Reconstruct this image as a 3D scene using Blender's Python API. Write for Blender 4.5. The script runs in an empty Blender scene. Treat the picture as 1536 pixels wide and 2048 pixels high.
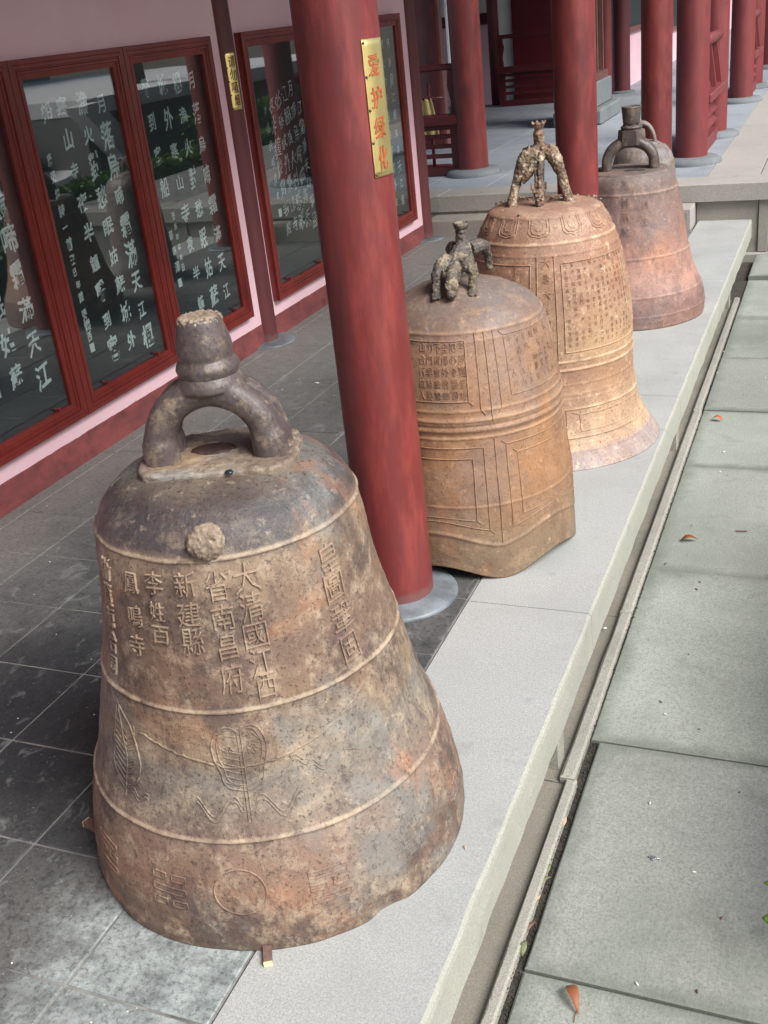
import bpy, bmesh, math, random
import numpy as np
from mathutils import Vector, Matrix, noise
random.seed(7)
sc = bpy.context.scene
COL = sc.collection
PI = math.pi
R = math.radians

# ------------------------------------------------------------------ camera, sky, sun, exposure
CAMZ = 1.6
_roll, _pitch, _yaw = -0.11526999, 0.43467742, -0.42583453
cy, sy, cp, sp = math.cos(_yaw), math.sin(_yaw), math.cos(_pitch), math.sin(_pitch)
_f = Vector((sy*cp, cy*cp, -sp)); _r = Vector((cy, -sy, 0)); _u = _r.cross(_f)
_r2 = math.cos(_roll)*_r + math.sin(_roll)*_u
_u2 = -math.sin(_roll)*_r + math.cos(_roll)*_u
camd = bpy.data.cameras.new('camera')
cam = bpy.data.objects.new('camera', camd); COL.objects.link(cam)
m = Matrix.Identity(4)
for i in range(3):
    m[i][0], m[i][1], m[i][2] = _r2[i], _u2[i], -_f[i]
m[0][3], m[1][3], m[2][3] = 0, 0, CAMZ
cam.matrix_world = m
camd.sensor_fit = 'VERTICAL'; camd.sensor_height = 24.0
camd.lens = 24.0*2141.2/2048.0
camd.clip_start = 0.02; camd.clip_end = 600
sc.camera = cam

world = bpy.data.worlds.new('World'); sc.world = world; world.use_nodes = True
wn = world.node_tree.nodes; wl = world.node_tree.links
bg = wn.get('Background') or wn.new('ShaderNodeBackground')
sky = wn.new('ShaderNodeTexSky'); sky.sky_type = 'NISHITA'; sky.sun_disc = False
SUN_EL, SUN_AZ = 45.0, 112.0        # azimuth measured clockwise from +Y
sky.sun_elevation = R(SUN_EL); sky.sun_rotation = R(SUN_AZ)
sky.air_density = 1.0; sky.dust_density = 4.0; sky.ozone_density = 1.0
wl.new(sky.outputs[0], bg.inputs[0]); bg.inputs[1].default_value = 0.05
sund = bpy.data.lights.new('sun', 'SUN'); sund.energy = 1.5; sund.angle = R(32)
sund.color = (1.0, 0.985, 0.955)
sun = bpy.data.objects.new('sun', sund); COL.objects.link(sun)
sd = Vector((math.sin(R(SUN_AZ))*math.cos(R(SUN_EL)), math.cos(R(SUN_AZ))*math.cos(R(SUN_EL)), math.sin(R(SUN_EL))))
sun.rotation_euler = sd.to_track_quat('Z', 'Y').to_euler()
sc.view_settings.view_transform = 'Standard'; sc.view_settings.look = 'None'
sc.view_settings.exposure = 1.66; sc.view_settings.gamma = 1.0
sc.view_settings.use_curve_mapping = False

# ------------------------------------------------------------------ object helpers
def tag(o, label=None, cat=None, group=None, kind=None):
    if label: o['label'] = label
    if cat: o['category'] = cat
    if group: o['group'] = group
    if kind: o['kind'] = kind
    return o
WL = {}
def wloc(o): return WL.get(o.name, Vector((0, 0, 0))) if o else Vector((0, 0, 0))
def empty(name, loc, label, cat, group=None):
    o = bpy.data.objects.new(name, None); COL.objects.link(o); o.location = loc
    o.empty_display_size = 0.1
    WL[o.name] = Vector(loc); return tag(o, label, cat, group)
def obj(name, data, parent=None, origin=None):
    """verts,faces in world coordinates -> one object"""
    vs, fs, mat = data[0], data[1], data[2]
    smooth = data[3] if len(data) > 3 else False
    base = wloc(parent) if parent else Vector((0, 0, 0))
    org = Vector(origin) if origin is not None else base
    me = bpy.data.meshes.new(name)
    if isinstance(vs, np.ndarray): vs = (vs - np.array(org)).tolist()
    else: vs = [(v[0]-org[0], v[1]-org[1], v[2]-org[2]) for v in vs]
    me.from_pydata(vs, [], fs); me.update()
    if mat is not None:
        for mm in (mat if isinstance(mat, (list, tuple)) else [mat]): me.materials.append(mm)
    if smooth: me.polygons.foreach_set('use_smooth', [True]*len(me.polygons))
    o = bpy.data.objects.new(name, me); COL.objects.link(o)
    if parent: o.parent = parent
    o.location = org - base
    WL[o.name] = org
    return o
def smooth_by_angle(o, ang=40):
    me = o.data
    bm = bmesh.new(); bm.from_mesh(me)
    for f in bm.faces: f.smooth = True
    for e in bm.edges:
        if len(e.link_faces) == 2 and e.calc_face_angle(0) > R(ang): e.smooth = False
    bm.to_mesh(me); bm.free(); return o
class MB:
    def __init__(s): s.v = []; s.f = []
    def add(s, vs, fs):
        n = len(s.v); s.v += [tuple(v) for v in vs]; s.f += [tuple(i+n for i in f) for f in fs]; return s
    def box(s, lo, hi, bev=0.0, rot=0.0, c=None):
        x0, y0, z0 = lo; x1, y1, z1 = hi
        if bev <= 0:
            vs = [(x0,y0,z0),(x1,y0,z0),(x1,y1,z0),(x0,y1,z0),(x0,y0,z1),(x1,y0,z1),(x1,y1,z1),(x0,y1,z1)]
            fs = [(0,3,2,1),(4,5,6,7),(0,1,5,4),(1,2,6,5),(2,3,7,6),(3,0,4,7)]
        else:
            bm = bmesh.new(); bmesh.ops.create_cube(bm, size=1.0)
            for v in bm.verts:
                v.co = Vector(((x0+x1)/2+v.co.x*(x1-x0), (y0+y1)/2+v.co.y*(y1-y0), (z0+z1)/2+v.co.z*(z1-z0)))
            bmesh.ops.bevel(bm, geom=bm.edges[:], offset=bev, segments=1, affect='EDGES')
            bm.verts.index_update()
            vs = [tuple(v.co) for v in bm.verts]; fs = [tuple(v.index for v in f.verts) for f in bm.faces]; bm.free()
        if rot:
            cx, cyy = c if c else ((x0+x1)/2, (y0+y1)/2)
            ca, sa = math.cos(rot), math.sin(rot)
            vs = [(cx+(v[0]-cx)*ca-(v[1]-cyy)*sa, cyy+(v[0]-cx)*sa+(v[1]-cyy)*ca, v[2]) for v in vs]
        return s.add(vs, fs)
    def prism(s, poly, axis, a, b):
        """poly in the two other axes, extruded along axis ('x','y','z') from a to b"""
        n = len(poly)
        def P(p, t):
            return {'x': (t, p[0], p[1]), 'y': (p[0], t, p[1]), 'z': (p[0], p[1], t)}[axis]
        vs = [P(p, a) for p in poly]+[P(p, b) for p in poly]
        fs = [tuple(range(n))[::-1], tuple(range(n, 2*n))]+[(i, (i+1) % n, n+(i+1) % n, n+i) for i in range(n)]
        return s.add(vs, fs)
    def tube(s, pts, rad, seg=12, flat=1.0):
        pts = [Vector(p) for p in pts]; n = len(pts)
        rad = rad if isinstance(rad, (list, tuple)) else [rad]*n
        vs = []; fs = []; prev = None
        for i, p in enumerate(pts):
            t = (pts[min(i+1, n-1)]-pts[max(i-1, 0)]).normalized()
            if prev is None:
                a = Vector((0, 0, 1)) if abs(t.z) < .9 else Vector((1, 0, 0))
                u = t.cross(a).normalized()
            else: u = (prev - t*prev.dot(t)).normalized()
            w = t.cross(u); prev = u
            for k in range(seg):
                a = 2*PI*k/seg
                vs.append(p+(u*math.cos(a)+w*math.sin(a)*flat)*rad[i])
        for i in range(n-1):
            for k in range(seg):
                a, b = i*seg+k, i*seg+(k+1) % seg
                fs.append((a, b, b+seg, a+seg))
        fs.append(tuple(range(seg))[::-1]); fs.append(tuple(range((n-1)*seg, n*seg)))
        return s.add(vs, fs)
    def revolve(s, prof, c, seg=32, caps=True, th0=0, th1=2*PI):
        full = abs(th1-th0-2*PI) < 1e-6
        n = len(prof); vs = []; fs = []; m_ = seg if full else seg+1
        for j in range(m_):
            a = th0+(th1-th0)*j/seg
            for r, z in prof: vs.append((c[0]+r*math.cos(a), c[1]+r*math.sin(a), c[2]+z))
        for j in range(seg):
            j2 = (j+1) % m_
            for i in range(n-1): fs.append((j*n+i, j2*n+i, j2*n+i+1, j*n+i+1))
        if caps and full:
            fs.append(tuple(j*n for j in range(seg))[::-1]); fs.append(tuple(j*n+n-1 for j in range(seg)))
        return s.add(vs, fs)
    def ball(s, c, r, seg=12, rings=8):
        rx, ry, rz = r if isinstance(r, (tuple, list)) else (r, r, r)
        vs = [(c[0], c[1], c[2]-rz)]; fs = []
        for i in range(1, rings):
            a = -PI/2+PI*i/rings
            for k in range(seg):
                b = 2*PI*k/seg; vs.append((c[0]+rx*math.cos(a)*math.cos(b), c[1]+ry*math.cos(a)*math.sin(b), c[2]+rz*math.sin(a)))
        vs.append((c[0], c[1], c[2]+rz)); last = len(vs)-1
        for k in range(seg): fs.append((0, 1+(k+1) % seg, 1+k))
        for i in range(rings-2):
            for k in range(seg):
                a, b = 1+i*seg+k, 1+i*seg+(k+1) % seg; fs.append((a, b, b+seg, a+seg))
        o = 1+(rings-2)*seg
        for k in range(seg): fs.append((o+k, o+(k+1) % seg, last))
        return s.add(vs, fs)
    def data(s, mat, smooth=False): return (s.v, s.f, mat, smooth)
def box(name, lo, hi, mat, parent=None, bev=0.0):
    return obj(name, MB().box(lo, hi, bev).data(mat), parent, origin=None if parent else ((lo[0]+hi[0])/2, (lo[1]+hi[1])/2, lo[2]))
def struct(o): o['kind'] = 'structure'; return o
_tmp = []
def fuse(mb, voxel=0.004, amp=0.0015, sc_=60.0, smooth_it=3, mat=None):
    """union overlapping shapes into one organic skin, then roughen"""
    me = bpy.data.meshes.new('tmp'); me.from_pydata(mb.v, [], mb.f)
    o = bpy.data.objects.new('tmp', me); COL.objects.link(o)
    md = o.modifiers.new('r', 'REMESH'); md.mode = 'VOXEL'; md.voxel_size = voxel
    if smooth_it:
        m2 = o.modifiers.new('s', 'SMOOTH'); m2.iterations = smooth_it; m2.factor = .6
    dg = bpy.context.evaluated_depsgraph_get(); ev = o.evaluated_get(dg); em = ev.to_mesh()
    vs = [v.co.copy() for v in em.vertices]; ns = [v.normal.copy() for v in em.vertices]
    fs = [tuple(p.vertices) for p in em.polygons]; ev.to_mesh_clear()
    bpy.data.objects.remove(o); bpy.data.meshes.remove(me)
    out = []
    for v, n in zip(vs, ns):
        d = amp*(noise.noise(v*sc_)+.6*noise.noise(v*sc_*2.3)); out.append(tuple(v+n*d))
    return (out, fs, mat, True)

# ------------------------------------------------------------------ material helpers
class NT:
    def __init__(s, name):
        s.m = bpy.data.materials.new(name); s.m.use_nodes = True
        s.t = s.m.node_tree; s.n = s.t.nodes; s.l = s.t.links
        s.b = s.n.get('Principled BSDF'); s.out = s.n.get('Material Output')
        s._pos = None
    def node(s, typ, **kw):
        n = s.n.new(typ)
        for k, v in kw.items(): setattr(n, k, v)
        return n
    def pos(s):
        if s._pos is None: s._pos = s.node('ShaderNodeNewGeometry').outputs['Position']
        return s._pos
    def lnk(s, a, b): s.l.new(a, b)
    def setv(s, sock, v):
        if isinstance(v, bpy.types.NodeSocket): s.lnk(v, sock)
        elif isinstance(v, (tuple, list)) and len(v) == 3 and sock.type == 'RGBA': sock.default_value = (*v, 1)
        else: sock.default_value = v
    def noise(s, scale, detail=6, rough=.6, vec=None, dist=0.0, stretch=None):
        v = vec or s.pos()
        if stretch:
            mp = s.node('ShaderNodeMapping'); s.lnk(v, mp.inputs[0]); mp.inputs['Scale'].default_value = stretch; v = mp.outputs[0]
        n = s.node('ShaderNodeTexNoise'); s.lnk(v, n.inputs['Vector'])
        n.inputs['Scale'].default_value = scale; n.inputs['Detail'].default_value = detail
        n.inputs['Roughness'].default_value = rough; n.inputs['Distortion'].default_value = dist
        return n.outputs[0]
    def ramp(s, fac, stops, interp='LINEAR'):
        r = s.node('ShaderNodeValToRGB'); r.color_ramp.interpolation = interp
        e = r.color_ramp.elements
        while len(e) < len(stops): e.new(.5)
        for el, (p, c) in zip(e, stops):
            el.position = p; el.color = (c, c, c, 1) if isinstance(c, (int, float)) else (*c, 1)
        s.setv(r.inputs[0], fac); return r.outputs[0]
    def mix(s, a, b, fac, mode='MIX'):
        n = s.node('ShaderNodeMix', data_type='RGBA', blend_type=mode)
        s.setv(n.inputs[0], fac); s.setv(n.inputs[6], a); s.setv(n.inputs[7], b); return n.outputs[2]
    def math(s, op, a, b=0.0, c=None):
        n = s.node('ShaderNodeMath', operation=op); s.setv(n.inputs[0], a); s.setv(n.inputs[1], b)
        if c is not None: s.setv(n.inputs[2], c)
        return n.outputs[0]
    def z(s):
        n = s.node('ShaderNodeSeparateXYZ'); s.lnk(s.pos(), n.inputs[0]); return n.outputs[2]
    def xyz(s):
        n = s.node('ShaderNodeSeparateXYZ'); s.lnk(s.pos(), n.inputs[0]); return n.outputs
    def rnd(s): return s.node('ShaderNodeObjectInfo').outputs['Random']
    def bump(s, h, dist=.002, strength=1.0, prev=None):
        n = s.node('ShaderNodeBump'); n.inputs['Distance'].default_value = dist; n.inputs['Strength'].default_value = strength
        s.setv(n.inputs['Height'], h)
        if prev is not None: s.lnk(prev, n.inputs['Normal'])
        return n.outputs[0]
    def done(s, col=None, rough=None, nrm=None, spec=None, metal=None, coat=None):
        b = s.b
        if col is not None: s.setv(b.inputs['Base Color'], col)
        if rough is not None: s.setv(b.inputs['Roughness'], rough)
        if nrm is not None: s.lnk(nrm, b.inputs['Normal'])
        if spec is not None: b.inputs['Specular IOR Level'].default_value = spec
        if metal is not None: b.inputs['Metallic'].default_value = metal
        if coat is not None: b.inputs['Coat Weight'].default_value = coat; b.inputs['Coat Roughness'].default_value = .25
        return s.m

def m_simple(name, col, rough=.6, var=.25, scale=20, bump=.0, metal=0, spec=None):
    t = NT(name); n = t.noise(scale, 6, .65)
    c = t.mix(tuple(x*(1-var) for x in col), tuple(min(1, x*(1+var)) for x in col), t.ramp(n, [(.3, 0), (.7, 1)]))
    return t.done(c, rough, t.bump(n, bump) if bump else None, metal=metal, spec=spec)

def m_granite(name, base, moss=0.0, var=.1, fine=1.0, dirt=.25):
    t = NT(name)
    sp_ = t.noise(230, 3, .85); s2 = t.noise(75, 5, .75); big = t.noise(2.2, 8, .65)
    c = t.mix(tuple(x*.62 for x in base), tuple(min(1, x*1.28) for x in base), t.ramp(sp_, [(.38, 0), (.62, 1)]))
    c = t.mix(c, tuple(x*.72 for x in base), t.ramp(s2, [(.5, 0), (.66, .5*fine)]))
    c = t.mix(c, tuple(x*(1-dirt*1.6) for x in base), t.ramp(big, [(.45, 0), (.75, .7)]))
    rr = t.rnd(); c = t.mix(c, tuple(x*(1-var*2) for x in base), t.math('MULTIPLY', rr, .5))
    if moss > 0:
        g = t.noise(5, 8, .7, stretch=(1, 1, 3)); g2 = t.noise(30, 5, .7, stretch=(3, 3, .6))
        c = t.mix(c, (.36, .38, .28), t.ramp(g, [(.35, 0), (.62, moss)]))
        c = t.mix(c, (.16, .17, .10), t.ramp(g2, [(.58, 0), (.75, moss*.6)]))
    # soft water stains
    st = t.noise(9, 5, .55); c = t.mix(c, tuple(x*.62 for x in base), t.ramp(st, [(.62, 0), (.70, .45)]))
    h = t.math('ADD', t.math('MULTIPLY', sp_, .5), s2)
    return t.done(c, .8, t.bump(h, .0015, .6), spec=.3)

def m_slate_tile():
    t = NT('slate_tile')
    X, Y, Z = t.xyz()
    rr = t.rnd()
    n1 = t.noise(3.0, 9, .68); n2 = t.noise(18, 8, .7, dist=.5); n3 = t.noise(90, 6, .75)
    st = t.noise(10, 7, .65, stretch=(1.6, 1.0, 1), dist=.8)
    base = t.mix((.030, .036, .041), (.105, .11, .11), t.ramp(n1, [(.3, 0), (.7, 1)]))
    base = t.mix(base, (.15, .15, .14), t.math('MULTIPLY', rr, .5))
    base = t.mix(base, (.03, .036, .042), t.ramp(n2, [(.52, 0), (.68, .7)]))
    # the worn, lime-hazed tiles at the near end of the kerb, a fixed stain in the stone
    dx = t.math('DIVIDE', t.math('SUBTRACT', X, -1.06), .42); dy = t.math('DIVIDE', t.math('SUBTRACT', Y, 1.12), .42)
    d = t.math('SQRT', t.math('ADD', t.math('MULTIPLY', dx, dx), t.math('MULTIPLY', dy, dy)))
    d = t.math('ADD', d, t.math('MULTIPLY', t.math('SUBTRACT', t.noise(6, 10, .78), .5), 2.6))
    haze = t.ramp(d, [(.35, .95), (1.15, 0)])
    hz = t.mix((.17, .195, .195), (.40, .45, .45), t.ramp(t.noise(16, 9, .75), [(.38, 0), (.62, 1)]))
    base = t.mix(base, hz, haze)
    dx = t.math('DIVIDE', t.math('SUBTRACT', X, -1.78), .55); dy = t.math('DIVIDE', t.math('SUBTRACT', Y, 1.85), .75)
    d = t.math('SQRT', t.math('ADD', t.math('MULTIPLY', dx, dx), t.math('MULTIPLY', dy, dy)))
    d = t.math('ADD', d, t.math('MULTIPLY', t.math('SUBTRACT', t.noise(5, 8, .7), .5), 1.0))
    base = t.mix(base, (.018, .022, .026), t.ramp(d, [(.4, .8), (1.2, 0)]))  # shade beside the near bell, painted into the tile colour
    # dry dusty band by the wall and towards the far steps
    dw = t.math('ADD', X, t.math('MULTIPLY', t.noise(4, 6, .6), .5))
    base = t.mix(base, (.32, .32, .305), t.ramp(t.math('MULTIPLY', t.math('ADD', dw, 3.0), 1.0), [(.25, .8), (1.15, 0)]))
    far = t.math('MULTIPLY', t.math('SUBTRACT', Y, 2.0), .16)
    base = t.mix(base, (.22, .22, .21), t.ramp(far, [(0, 0), (.8, .7)]))
    base = t.mix(base, tuple([.012, .014, .016]), t.ramp(n3, [(.50, 0), (.62, .5)]))
    base = t.mix(base, (.5, .5, .49), t.ramp(t.noise(130, 3, .8), [(.66, 0), (.71, .7)]))
    base = t.mix(base, (.30, .32, .32), t.ramp(st, [(.56, 0), (.66, .35)]))
    rough = t.ramp(n2, [(.3, .36), (.7, .62)])
    h = t.math('ADD', t.math('MULTIPLY', n2, 1.0), t.math('MULTIPLY', n3, .4))
    return t.done(base, rough, t.bump(h, .003, .9), spec=.3)

def m_paver():
    t = NT('green_sandstone_paver')
    n1 = t.noise(2.0, 8, .6); n2 = t.noise(170, 4, .85); n3 = t.noise(45, 6, .75, stretch=(3.2, .8, 1)); n4 = t.noise(6, 7, .7)
    rr = t.rnd()
    c = t.mix((.26, .285, .25), (.38, .405, .36), t.ramp(n1, [(.3, 0), (.7, 1)]))
    c = t.mix(c, (.24, .245, .235), t.math('MULTIPLY', rr, .5))
    c = t.mix(c, (.10, .11, .10), t.ramp(n2, [(.5, 0), (.64, .6)]))
    c = t.mix(c, (.42, .44, .40), t.ramp(n2, [(.36, .5), (.46, 0)]))
    c = t.mix(c, (.40, .42, .38), t.ramp(n3, [(.52, 0), (.66, .4)]))
    c = t.mix(c, (.13, .14, .13), t.ramp(n4, [(.56, 0), (.75, .5)]))
    h = t.math('ADD', n3, t.math('MULTIPLY', n2, .5))
    g = t.node('ShaderNodeTexCoord').outputs['Generated']; gs = t.node('ShaderNodeSeparateXYZ'); t.lnk(g, gs.inputs[0])
    e = t.math('MINIMUM', t.math('MINIMUM', gs.outputs[0], t.math('SUBTRACT', 1.0, gs.outputs[0])), t.math('MINIMUM', gs.outputs[1], t.math('SUBTRACT', 1.0, gs.outputs[1])))
    e = t.math('ADD', e, t.math('MULTIPLY', t.math('SUBTRACT', n4, .5), .16))
    c = t.mix(c, (.12, .135, .11), t.ramp(e, [(.0, .6), (.05, 0)]))
    c = t.mix(c, (.155, .18, .14), t.ramp(t.noise(1.1, 6, .6), [(.50, 0), (.66, .6)]))
    return t.done(c, .72, t.bump(h, .002, .6), spec=.35)

def m_lacquer(name='worn_red_lacquer', dark=(.05, .014, .02), mid=(.17, .030, .028), hot=(.38, .068, .055), hotamt=.42, rough=.38, dull=.0):
    t = NT(name)
    v = t.noise(2.6, 8, .62, stretch=(1.6, 1.6, .55)); w = t.noise(9, 8, .7, stretch=(2.2, 2.2, .5)); f = t.noise(70, 5, .7, stretch=(2, 2, .25))
    c = t.mix(mid, dark, t.ramp(v, [(.44, 0), (.70, .6)]))
    c = t.mix(c, hot, t.ramp(w, [(.46, 0), (.66, hotamt)]))
    c = t.mix(c, (.10, .045, .06), t.ramp(f, [(.5, 0), (.75, .4)]))
    zb = t.math('ADD', t.z(), t.math('MULTIPLY', t.noise(22, 6, .7), -.07)); c = t.mix(c, (.16, .09, .085), t.ramp(zb, [(-.02, .6), (.02, 0)]))
    s_ = t.noise(160, 4, .7); c = t.mix(c, (.5, .28, .25), t.ramp(s_, [(.74, 0), (.8, .6)]))
    return t.done(c, t.ramp(w, [(.3, rough), (.7, rough+.18)]), t.bump(f, .0008, .5), spec=.5)

def m_wood():
    t = NT('red_painted_wood')
    g = t.noise(40, 6, .7, stretch=(1, 1, .12)); v = t.noise(3, 5, .6)
    c = t.mix((.13, .017, .014), (.22, .028, .02), t.ramp(v, [(.3, 0), (.7, 1)]))
    c = t.mix(c, (.07, .012, .012), t.ramp(g, [(.5, 0), (.75, .55)]))
    return t.done(c, .27, t.bump(g, .0006, .5), spec=.6)

def m_plaster():
    t = NT('pink_limewash')
    v = t.noise(1.6, 8, .6); f = t.noise(120, 4, .7); n = t.noise(9, 6, .6)
    c = t.mix((.76, .50, .57), (.84, .60, .66), t.ramp(v, [(.3, 0), (.7, 1)]))
    c = t.mix(c, (.68, .50, .55), t.ramp(n, [(.6, 0), (.8, .3)]))
    return t.done(c, .85, t.bump(f, .0008, .4), spec=.2)

def m_dado():
    t = NT('dado_red_paint')
    v = t.noise(7, 9, .7, stretch=(1, .6, 1.2)); f = t.noise(60, 6, .7)
    c = t.mix((.16, .055, .058), (.29, .08, .078), t.ramp(v, [(.35, 0), (.62, 1)]))
    c = t.mix(c, (.10, .035, .04), t.ramp(t.noise(12, 8, .7), [(.52, 0), (.7, .8)]))
    c = t.mix(c, (.55, .42, .42), t.ramp(f, [(.72, 0), (.8, .5)]))
    return t.done(c, .65, t.bump(v, .001), spec=.3)

def m_bell(name, zst, crust, dark, accent, greyb, k=dict()):
    """zst: list of (height, colour) patina bands; the rest are rust patches of fixed shape"""
    t = NT(name); seed = k.get('seed', 0)
    P = t.node('ShaderNodeVectorMath', operation='ADD'); t.lnk(t.pos(), P.inputs[0]); P.inputs[1].default_value = (seed*3.1, seed*1.7, 0); v = P.outputs[0]
    H = k.get('H', 1.2)
    zz = t.math('ADD', t.z(), t.math('MULTIPLY', t.math('SUBTRACT', t.noise(6, 7, .65, vec=v), .5), k.get('warp', .16)))
    c = t.ramp(t.math('DIVIDE', zz, H), [(a/H, b) for a, b in zst])
    n1 = t.noise(5.5, 10, .72, vec=v, dist=.3); n2 = t.noise(17, 10, .74, vec=v); n3 = t.noise(4.2, 8, .62, vec=v, dist=.6)
    n4 = t.noise(2.9, 7, .6, vec=v, dist=.4); n5 = t.noise(120, 4, .8, vec=v); n6 = t.noise(38, 8, .75, vec=v)
    n7 = t.noise(26, 8, .8, vec=v, stretch=(1, 1, .35))
    c = t.mix(c, dark, t.ramp(n1, [(.47, 0), (.60, k.get('dk', .75))]))
    cf = t.ramp(n2, [(.50, 0), (.63, k.get('cr', .7))])
    if 'gloss_z' in k: cf = t.math('MULTIPLY', cf, t.ramp(t.math('DIVIDE', zz, H), [((k['gloss_z']-.02)/H, 1), ((k['gloss_z']+.05)/H, .22)]))
    c = t.mix(c, crust, cf)
    c = t.mix(c, greyb, t.ramp(n4, [(.54, 0), (.64, k.get('gb', .55))]))
    c = t.mix(c, accent, t.ramp(n3, [(.57, 0), (.70, k.get('ac', .7))]))
    c = t.mix(c, dark, t.ramp(n7, [(.53, 0), (.64, k.get('dk2', .6))]))
    c = t.mix(c, tuple(x*.35 for x in dark), t.ramp(n5, [(.55, 0), (.63, k.get('sp', .7))]))
    c = t.mix(c, tuple(min(1, x*1.3) for x in crust), t.ramp(n6, [(.57, 0), (.68, k.get('ls', .6))]))
    for zr in k.get('rz', []):
        d = t.math('ABSOLUTE', t.math('SUBTRACT', t.z(), zr))
        c = t.mix(c, tuple(min(.8, x*1.1) for x in crust), t.math('MULTIPLY', t.ramp(t.math('DIVIDE', d, k.get('rw', .008)), [(.2, k.get('rs', .7)), (1, 0)]), t.ramp(n2, [(.36, .0), (.56, 1)])))
    lo, hi = k.get('rough', (.42, .72))
    rough = t.ramp(n1, [(.35, lo), (.65, hi)])
    if 'gloss_z' in k:
        g = t.ramp(t.math('DIVIDE', zz, H), [((k['gloss_z']-.03)/H, 0), ((k['gloss_z']+.03)/H, 1)])
        rough = t.mix(rough, (k.get('gloss', .34),)*3, g)
    h = t.math('ADD', t.math('MULTIPLY', n2, 1.0), t.math('ADD', t.math('MULTIPLY', n6, .7), t.math('MULTIPLY', n5, .35)))
    return t.done(c, rough, t.bump(h, k.get('bd', .0042), k.get('bs', 1.0)), spec=.5)

def m_glass():
    t = NT('case_glass'); t.n.remove(t.b)
    bf = t.node('ShaderNodeNewGeometry').outputs['Backfacing']
    fr = t.node('ShaderNodeFresnel'); t.lnk(t.math('MULTIPLY_ADD', bf, 1/2.05-2.05, 2.05), fr.inputs[0])
    fac = fr.outputs[0]
    tr = t.node('ShaderNodeBsdfTransparent'); tr.inputs[0].default_value = (.93, .96, .95, 1)
    gl = t.node('ShaderNodeBsdfGlossy'); gl.inputs['Roughness'].default_value = .012
    n = t.noise(1.3, 2, .4); b = t.bump(n, .002, .25); t.lnk(b, gl.inputs['Normal'])
    mx = t.node('ShaderNodeMixShader'); t.setv(mx.inputs[0], fac)
    t.lnk(tr.outputs[0], mx.inputs[1]); t.lnk(gl.outputs[0], mx.inputs[2]); t.lnk(mx.outputs[0], t.out.inputs[0])
    return t.m

def m_leaf(name, a, b, rough=.4):
    t = NT(name); rr = t.noise(14, 3, .6)
    c = t.mix(a, b, t.ramp(rr, [(.3, 0), (.7, 1)]))
    m_ = t.done(c, rough, spec=.4); t.b.inputs['Subsurface Weight'].default_value = 0
    return m_

M = {}
M['kerb'] = m_granite('kerb_granite', (.415, .432, .425), moss=.0, dirt=.22)
M['kerbface'] = m_granite('mossy_granite', (.40, .405, .365), moss=.30, dirt=.2)
M['stone'] = m_granite('buff_granite', (.36, .34, .30), dirt=.25)
M['deckedge'] = m_granite('deck_granite', (.41, .395, .365), dirt=.15)
M['gutter'] = m_granite('gutter_concrete', (.24, .225, .19), dirt=.4)
M['gutterlip'] = m_granite('gutter_lip_stone', (.35, .34, .30), dirt=.3)
M['drum'] = m_granite('blue_grey_drum_stone', (.20, .225, .24), dirt=.45)
M['drumwet'] = m_simple('worn_blue_drum_stone', (.15, .175, .195), .42, .5, 9, .003)
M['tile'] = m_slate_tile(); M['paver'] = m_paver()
M['joint'] = m_simple('pale_mortar', (.20, .20, .19), .9, .6, 9)
M['dirt'] = m_simple('wet_soil', (.045, .04, .032), .9, .5, 40, .004)
M['lacq'] = m_lacquer(); M['lacq_far'] = m_lacquer('faded_red_lacquer', (.08, .02, .024), (.19, .034, .036), (.26, .05, .048), .45, .5)
M['lacq_wall'] = m_lacquer('plum_brown_lacquer', (.06, .022, .026), (.13, .032, .036), (.16, .035, .035), .4, .45)
M['wood'] = m_wood(); M['plaster'] = m_plaster(); M['dado'] = m_dado()
M['rail'] = m_simple('dark_red_rail_paint', (.10, .017, .02), .4, .2, 12)
M['plum'] = m_simple('plum_wall_paint', (.21, .09, .085), .7, .15, 4)
M['door'] = m_simple('dark_red_door_paint', (.12, .012, .022), .5, .2, 4)
M['white'] = m_simple('white_limewash', (.74, .76, .76), .8, .06, 3)
M['ceil'] = m_simple('dark_timber', (.13, .06, .05), .7, .3, 8)
M['slate'] = m_simple('polished_slate', (.016, .026, .030), .5, .18, 30)
M['chalk'] = m_simple('engraved_white_fill', (.66, .78, .80), .8, .15, 90)
M['glass'] = m_glass()
M['brass'] = m_simple('gold_plaque_foil', (.95, .76, .32), .3, .12, 8, metal=.85)
M['redink'] = m_simple('red_ink', (.34, .09, .03), .6, .1, 30)
M['brownink'] = m_simple('brown_ink', (.22, .09, .02), .6, .1, 30)
M['rivet'] = m_simple('dull_rivet', (.12, .09, .08), .4, .2, 60, metal=.6)
M['earth'] = m_simple('bare_earth', (.10, .085, .065), .95, .3, 3)
M['terr'] = m_granite('pale_terrace_stone', (.80, .80, .79), dirt=.06)
M['riser'] = m_granite('grey_step_stone', (.20, .20, .195), dirt=.2)
M['houses'] = m_simple('grey_render', (.36, .34, .32), .85, .15, 2)
M['bark'] = m_simple('dark_bark', (.07, .055, .045), .9, .4, 25, .01)
M['leaf'] = m_leaf('hedge_leaf', (.05, .13, .02), (.14, .27, .04))
M['leafd'] = m_leaf('shrub_leaf', (.02, .06, .015), (.06, .15, .03))
M['dryleaf'] = m_leaf('dry_leaf', (.20, .065, .03), (.34, .13, .06), .6)
M['redleaf'] = m_leaf('red_leaf', (.42, .06, .02), (.60, .12, .03), .5)
M['tanleaf'] = m_leaf('tan_leaf', (.50, .30, .18), (.62, .42, .28), .6)
M['olive'] = m_leaf('olive_leaf', (.14, .16, .08), (.22, .24, .12), .6)
M['petal'] = m_simple('pale_petal', (.7, .7, .6), .7, .1, 60)
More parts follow.
